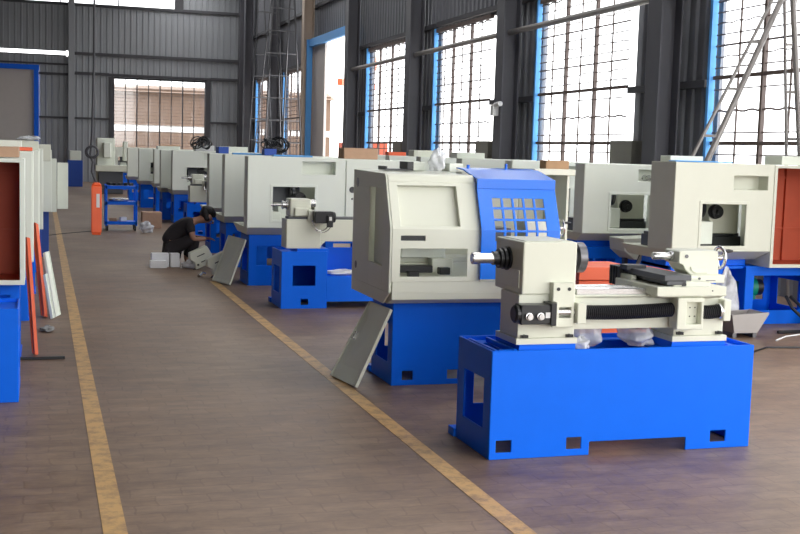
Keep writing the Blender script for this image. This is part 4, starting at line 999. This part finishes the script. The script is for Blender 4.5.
# ------------------------------------------------------------------ the crouching worker
def skinmesh(name, pts, edges, mat, parent, root=0, sub=2):
    me = bpy.data.meshes.new(name); me.from_pydata([Vector(p[:3]) for p in pts], edges, []); me.update()
    o = bpy.data.objects.new(name, me); COL.objects.link(o); o.parent = parent
    sk = o.modifiers.new('skin', 'SKIN'); sk.use_smooth_shade = True
    lay = me.skin_vertices[0].data if me.skin_vertices else None
    if lay is None:
        bpy.context.view_layer.objects.active = o; lay = me.skin_vertices[0].data
    for i, p in enumerate(pts):
        lay[i].radius = p[3] if isinstance(p[3], (tuple, list)) else (p[3], p[3]); lay[i].use_root = (i == root)
    ss = o.modifiers.new('sub', 'SUBSURF'); ss.levels = sub; ss.render_levels = sub
    me.materials.append(mat); return o
PX, PY = 1.98, 16.30
pr_ = thing('person', 'person in black clothes crouching and reaching towards the lathe stand beside the white foam blocks', 'person', (PX, PY, 0))
def loc(x, y, z, r): return (x - PX, y - 0, z, r)
# body: pelvis first
pts = []; ed = []
def chain(start, seq):
    last = start
    for p in seq:
        pts.append(loc(*p)); ed.append((last, len(pts) - 1)); last = len(pts) - 1
    return last
def build(mods):
    global pts, ed
    pts = []; ed = []; mods()
    return list(pts), list(ed)
def body():
    pts.append(loc(1.70, 0, .27, .105))
    c = chain(0, [(1.74, 0, .38, .105), (1.82, 0, .49, .115), (1.93, 0, .575, .115)])
    nk = chain(c, [(2.03, 0, .615, .055), (2.10, 0, .635, .05), (2.16, 0, .655, .078), (2.22, 0, .68, .092), (2.265, 0, .715, .075)])
    for s in (-1, 1):
        a = chain(c, [(1.95, s * .15, .575, .06), (1.975, s * .20, .48, .048), (2.0, s * .215, .38, .040), (2.10, s * .17, .375, .034), (2.19, s * .10, .375, .024)])
        l = chain(0, [(1.74, s * .09, .24, .09), (1.88, s * .14, .32, .080), (2.04, s * .16, .38, .062), (2.00, s * .15, .24, .055), (1.94, s * .14, .09, .04), (1.96, s * .14, .045, .042), (2.08, s * .145, .035, .038), (2.15, s * .15, .03, .028)])
p_, e_ = build(body)
bo = skinmesh('body', p_, e_, M['skin'], pr_)
def shirt():
    pts.append(loc(1.675, 0, .27, .132))
    c = chain(0, [(1.72, 0, .38, .138), (1.82, 0, .495, .136), (1.93, 0, .58, .132), (2.0, 0, .61, .09)])
    for s in (-1, 1): chain(3, [(1.95, s * .15, .578, .076), (1.968, s * .19, .505, .064), (1.978, s * .203, .455, .060)])
p_, e_ = build(shirt); skinmesh('shirt', p_, e_, M['cloth'], pr_)
def trousers():
    pts.append(loc(1.685, 0, .27, .140))
    for s in (-1, 1): chain(0, [(1.73, s * .09, .235, .120), (1.88, s * .14, .32, .096), (2.045, s * .16, .385, .078), (2.005, s * .15, .24, .072), (1.945, s * .14, .10, .058)])
p_, e_ = build(trousers); skinmesh('trousers', p_, e_, M['cloth'], pr_)
for s in (-1, 1):
    pts = []; ed = []; pts.append(loc(1.94, s * .14, .05, .05)); chain(0, [(2.02, s * .142, .045, .05), (2.12, s * .147, .036, .042), (2.165, s * .15, .032, .03)])
    skinmesh('shoe', list(pts), list(ed), M['shoe'], pr_, sub=2)
pts = []; ed = []
pts.append(loc(2.155, 0, .715, .07)); chain(0, [(2.20, 0, .755, .092), (2.26, 0, .765, .085), (2.30, 0, .73, .05), (2.315, 0, .66, .028)])
chain(0, [(2.12, 0, .69, .05)])
for s_i in (-1, 1): chain(0, [(2.19, s_i * .055, .70, .062), (2.205, s_i * .075, .655, .045), (2.20, s_i * .075, .62, .03)])
skinmesh('hair', list(pts), list(ed), M['hair'], pr_)
# hands: palm and five separate fingers each
for s in (-1, 1):
    pts = []; ed = []; hx, hy, hz = 2.19, s * .10, .375
    pts.append(loc(hx, hy, hz, (.024, .014))); c = chain(0, [(hx + .045, hy - s * .01, hz + .004, (.030, .014))])
    for k, (dy, ln) in enumerate(((-.024, .062), (-.008, .072), (.008, .068), (.023, .052))):
        chain(c, [(hx + .065, hy + dy - s * .012, hz + .003, .009), (hx + .065 + ln * .5, hy + dy * 1.15 - s * .014, hz - .006, .0085), (hx + .065 + ln * .85, hy + dy * 1.15 - s * .016, hz - .026, .0075)])
    chain(0, [(hx + .02, hy - s * .034, hz + .006, .011), (hx + .05, hy - s * .052, hz + .004, .009), (hx + .07, hy - s * .055, hz - .008, .008)])
    skinmesh('hand', list(pts), list(ed), M['skin'], pr_, sub=1)
# face: eyes, nose, mouth, ears on the head, which looks down and forward
fc = Vector((2.235 - PX, 0, .675)); fd = Vector((.72, 0, -.69)).normalized(); up = Vector((.69, 0, .72)).normalized()
def fpart(nm, c, r, mat, sc=(1, 1, 1)):
    b = B(); b.rev(Vector(c) - Vector((0, 0, r)), Vector(c) + Vector((0, 0, r)), [(r - r * math.cos(PI * i / 8), max(.0008, r * math.sin(PI * i / 8))) for i in range(9)], 12)
    me = bpy.data.meshes.new(nm); me.from_pydata([(Vector(c) + Vector(((v.x - c[0]) * sc[0], (v.y - c[1]) * sc[1], (v.z - c[2]) * sc[2]))) for v in b.v], [], b.f)
    for p in me.polygons: p.use_smooth = True
    me.materials.append(mat); o = bpy.data.objects.new(nm, me); COL.objects.link(o); o.parent = pr_; return o
for s in (-1, 1):
    fpart('eye', tuple(fc + fd * .080 + Vector((0, s * .030, 0)) + up * .005), .011, M['foam'])
    fpart('ear', tuple(fc - fd * .005 + Vector((0, s * .088, 0))), .026, M['skin'], (.8, .4, 1.2))
fpart('nose', tuple(fc + fd * .096 - up * .018), .017, M['skin'])
fpart('mouth', tuple(fc + fd * .082 - up * .048), .018, M['redox'], (.5, 1.2, .35))

# ------------------------------------------------------------------ light: overcast sky through gate, windows, rooflights and the added openings
wd = bpy.data.worlds.new('sky'); scene.world = wd; wd.use_nodes = True
nt = wd.node_tree; bg = nt.nodes['Background']
bg.inputs['Color'].default_value = (1.0, 0.99, 0.97, 1); bg.inputs['Strength'].default_value = 1.0
def portal(x, y, z, sx, sy, rot):
    l = bpy.data.lights.new('sky_portal', 'AREA'); l.shape = 'RECTANGLE'; l.size = sx; l.size_y = sy; l.cycles.is_portal = True
    o = bpy.data.objects.new('sky_portal', l); COL.objects.link(o); o.location = (x, y, z); o.rotation_euler = rot
for (y0, y1) in wins: portal(WX + .12, (y0 + y1) / 2, (WZ0 + WZ1) / 2, WZ1 - WZ0, y1 - y0, (0, PI / 2, 0))
portal(WX + .12, 13.5, 8.15, 1.6, 36.6, (0, PI / 2, 0))
portal(WX + .12, 35.75, 2.58, 5.15, 4.7, (0, PI / 2, 0))
for (a, c, d_, e) in sky: portal((a + d_) / 2, (c + e) / 2, ROOF + .12, d_ - a, e - c, (0, 0, 0))
portal(4.35, FRONTY - .12, 3.75, 7.7, 7.5, (PI / 2, 0, 0))
portal(WX + .12, 1.4, 2.8, 5.6, 12.4, (0, PI / 2, 0))
portal((FW[0] + FW[1]) / 2, FARY + .12, 2.7, FW[1] - FW[0], 3.6, (-PI / 2, 0, 0))

# ------------------------------------------------------------------ camera
f = 1160.95; yaw, pit, rol = [math.radians(a) for a in (17.2408, 5.6247, 1.6804)]
F = Vector((math.sin(yaw) * math.cos(pit), math.cos(yaw) * math.cos(pit), -math.sin(pit)))
Rt = Vector((math.cos(yaw), -math.sin(yaw), 0)); U = Rt.cross(F)
R2 = math.cos(rol) * Rt + math.sin(rol) * U; U2 = -math.sin(rol) * Rt + math.cos(rol) * U
cam = bpy.data.cameras.new('camera'); cam.sensor_width = 36; cam.lens = f / 800 * 36; cam.clip_end = 300
co = bpy.data.objects.new('camera', cam); COL.objects.link(co)
mw = Matrix(((R2.x, U2.x, -F.x, 0), (R2.y, U2.y, -F.y, 0), (R2.z, U2.z, -F.z, 1.65), (0, 0, 0, 1)))
co.matrix_world = mw; scene.camera = co
for o in scene.objects:
    if '_o' in o: del o['_o']
vs_ = scene.view_settings
vs_.view_transform = 'Standard'; vs_.look = 'None'; vs_.gamma = 1; vs_.use_curve_mapping = False
vs_.exposure = 2.5
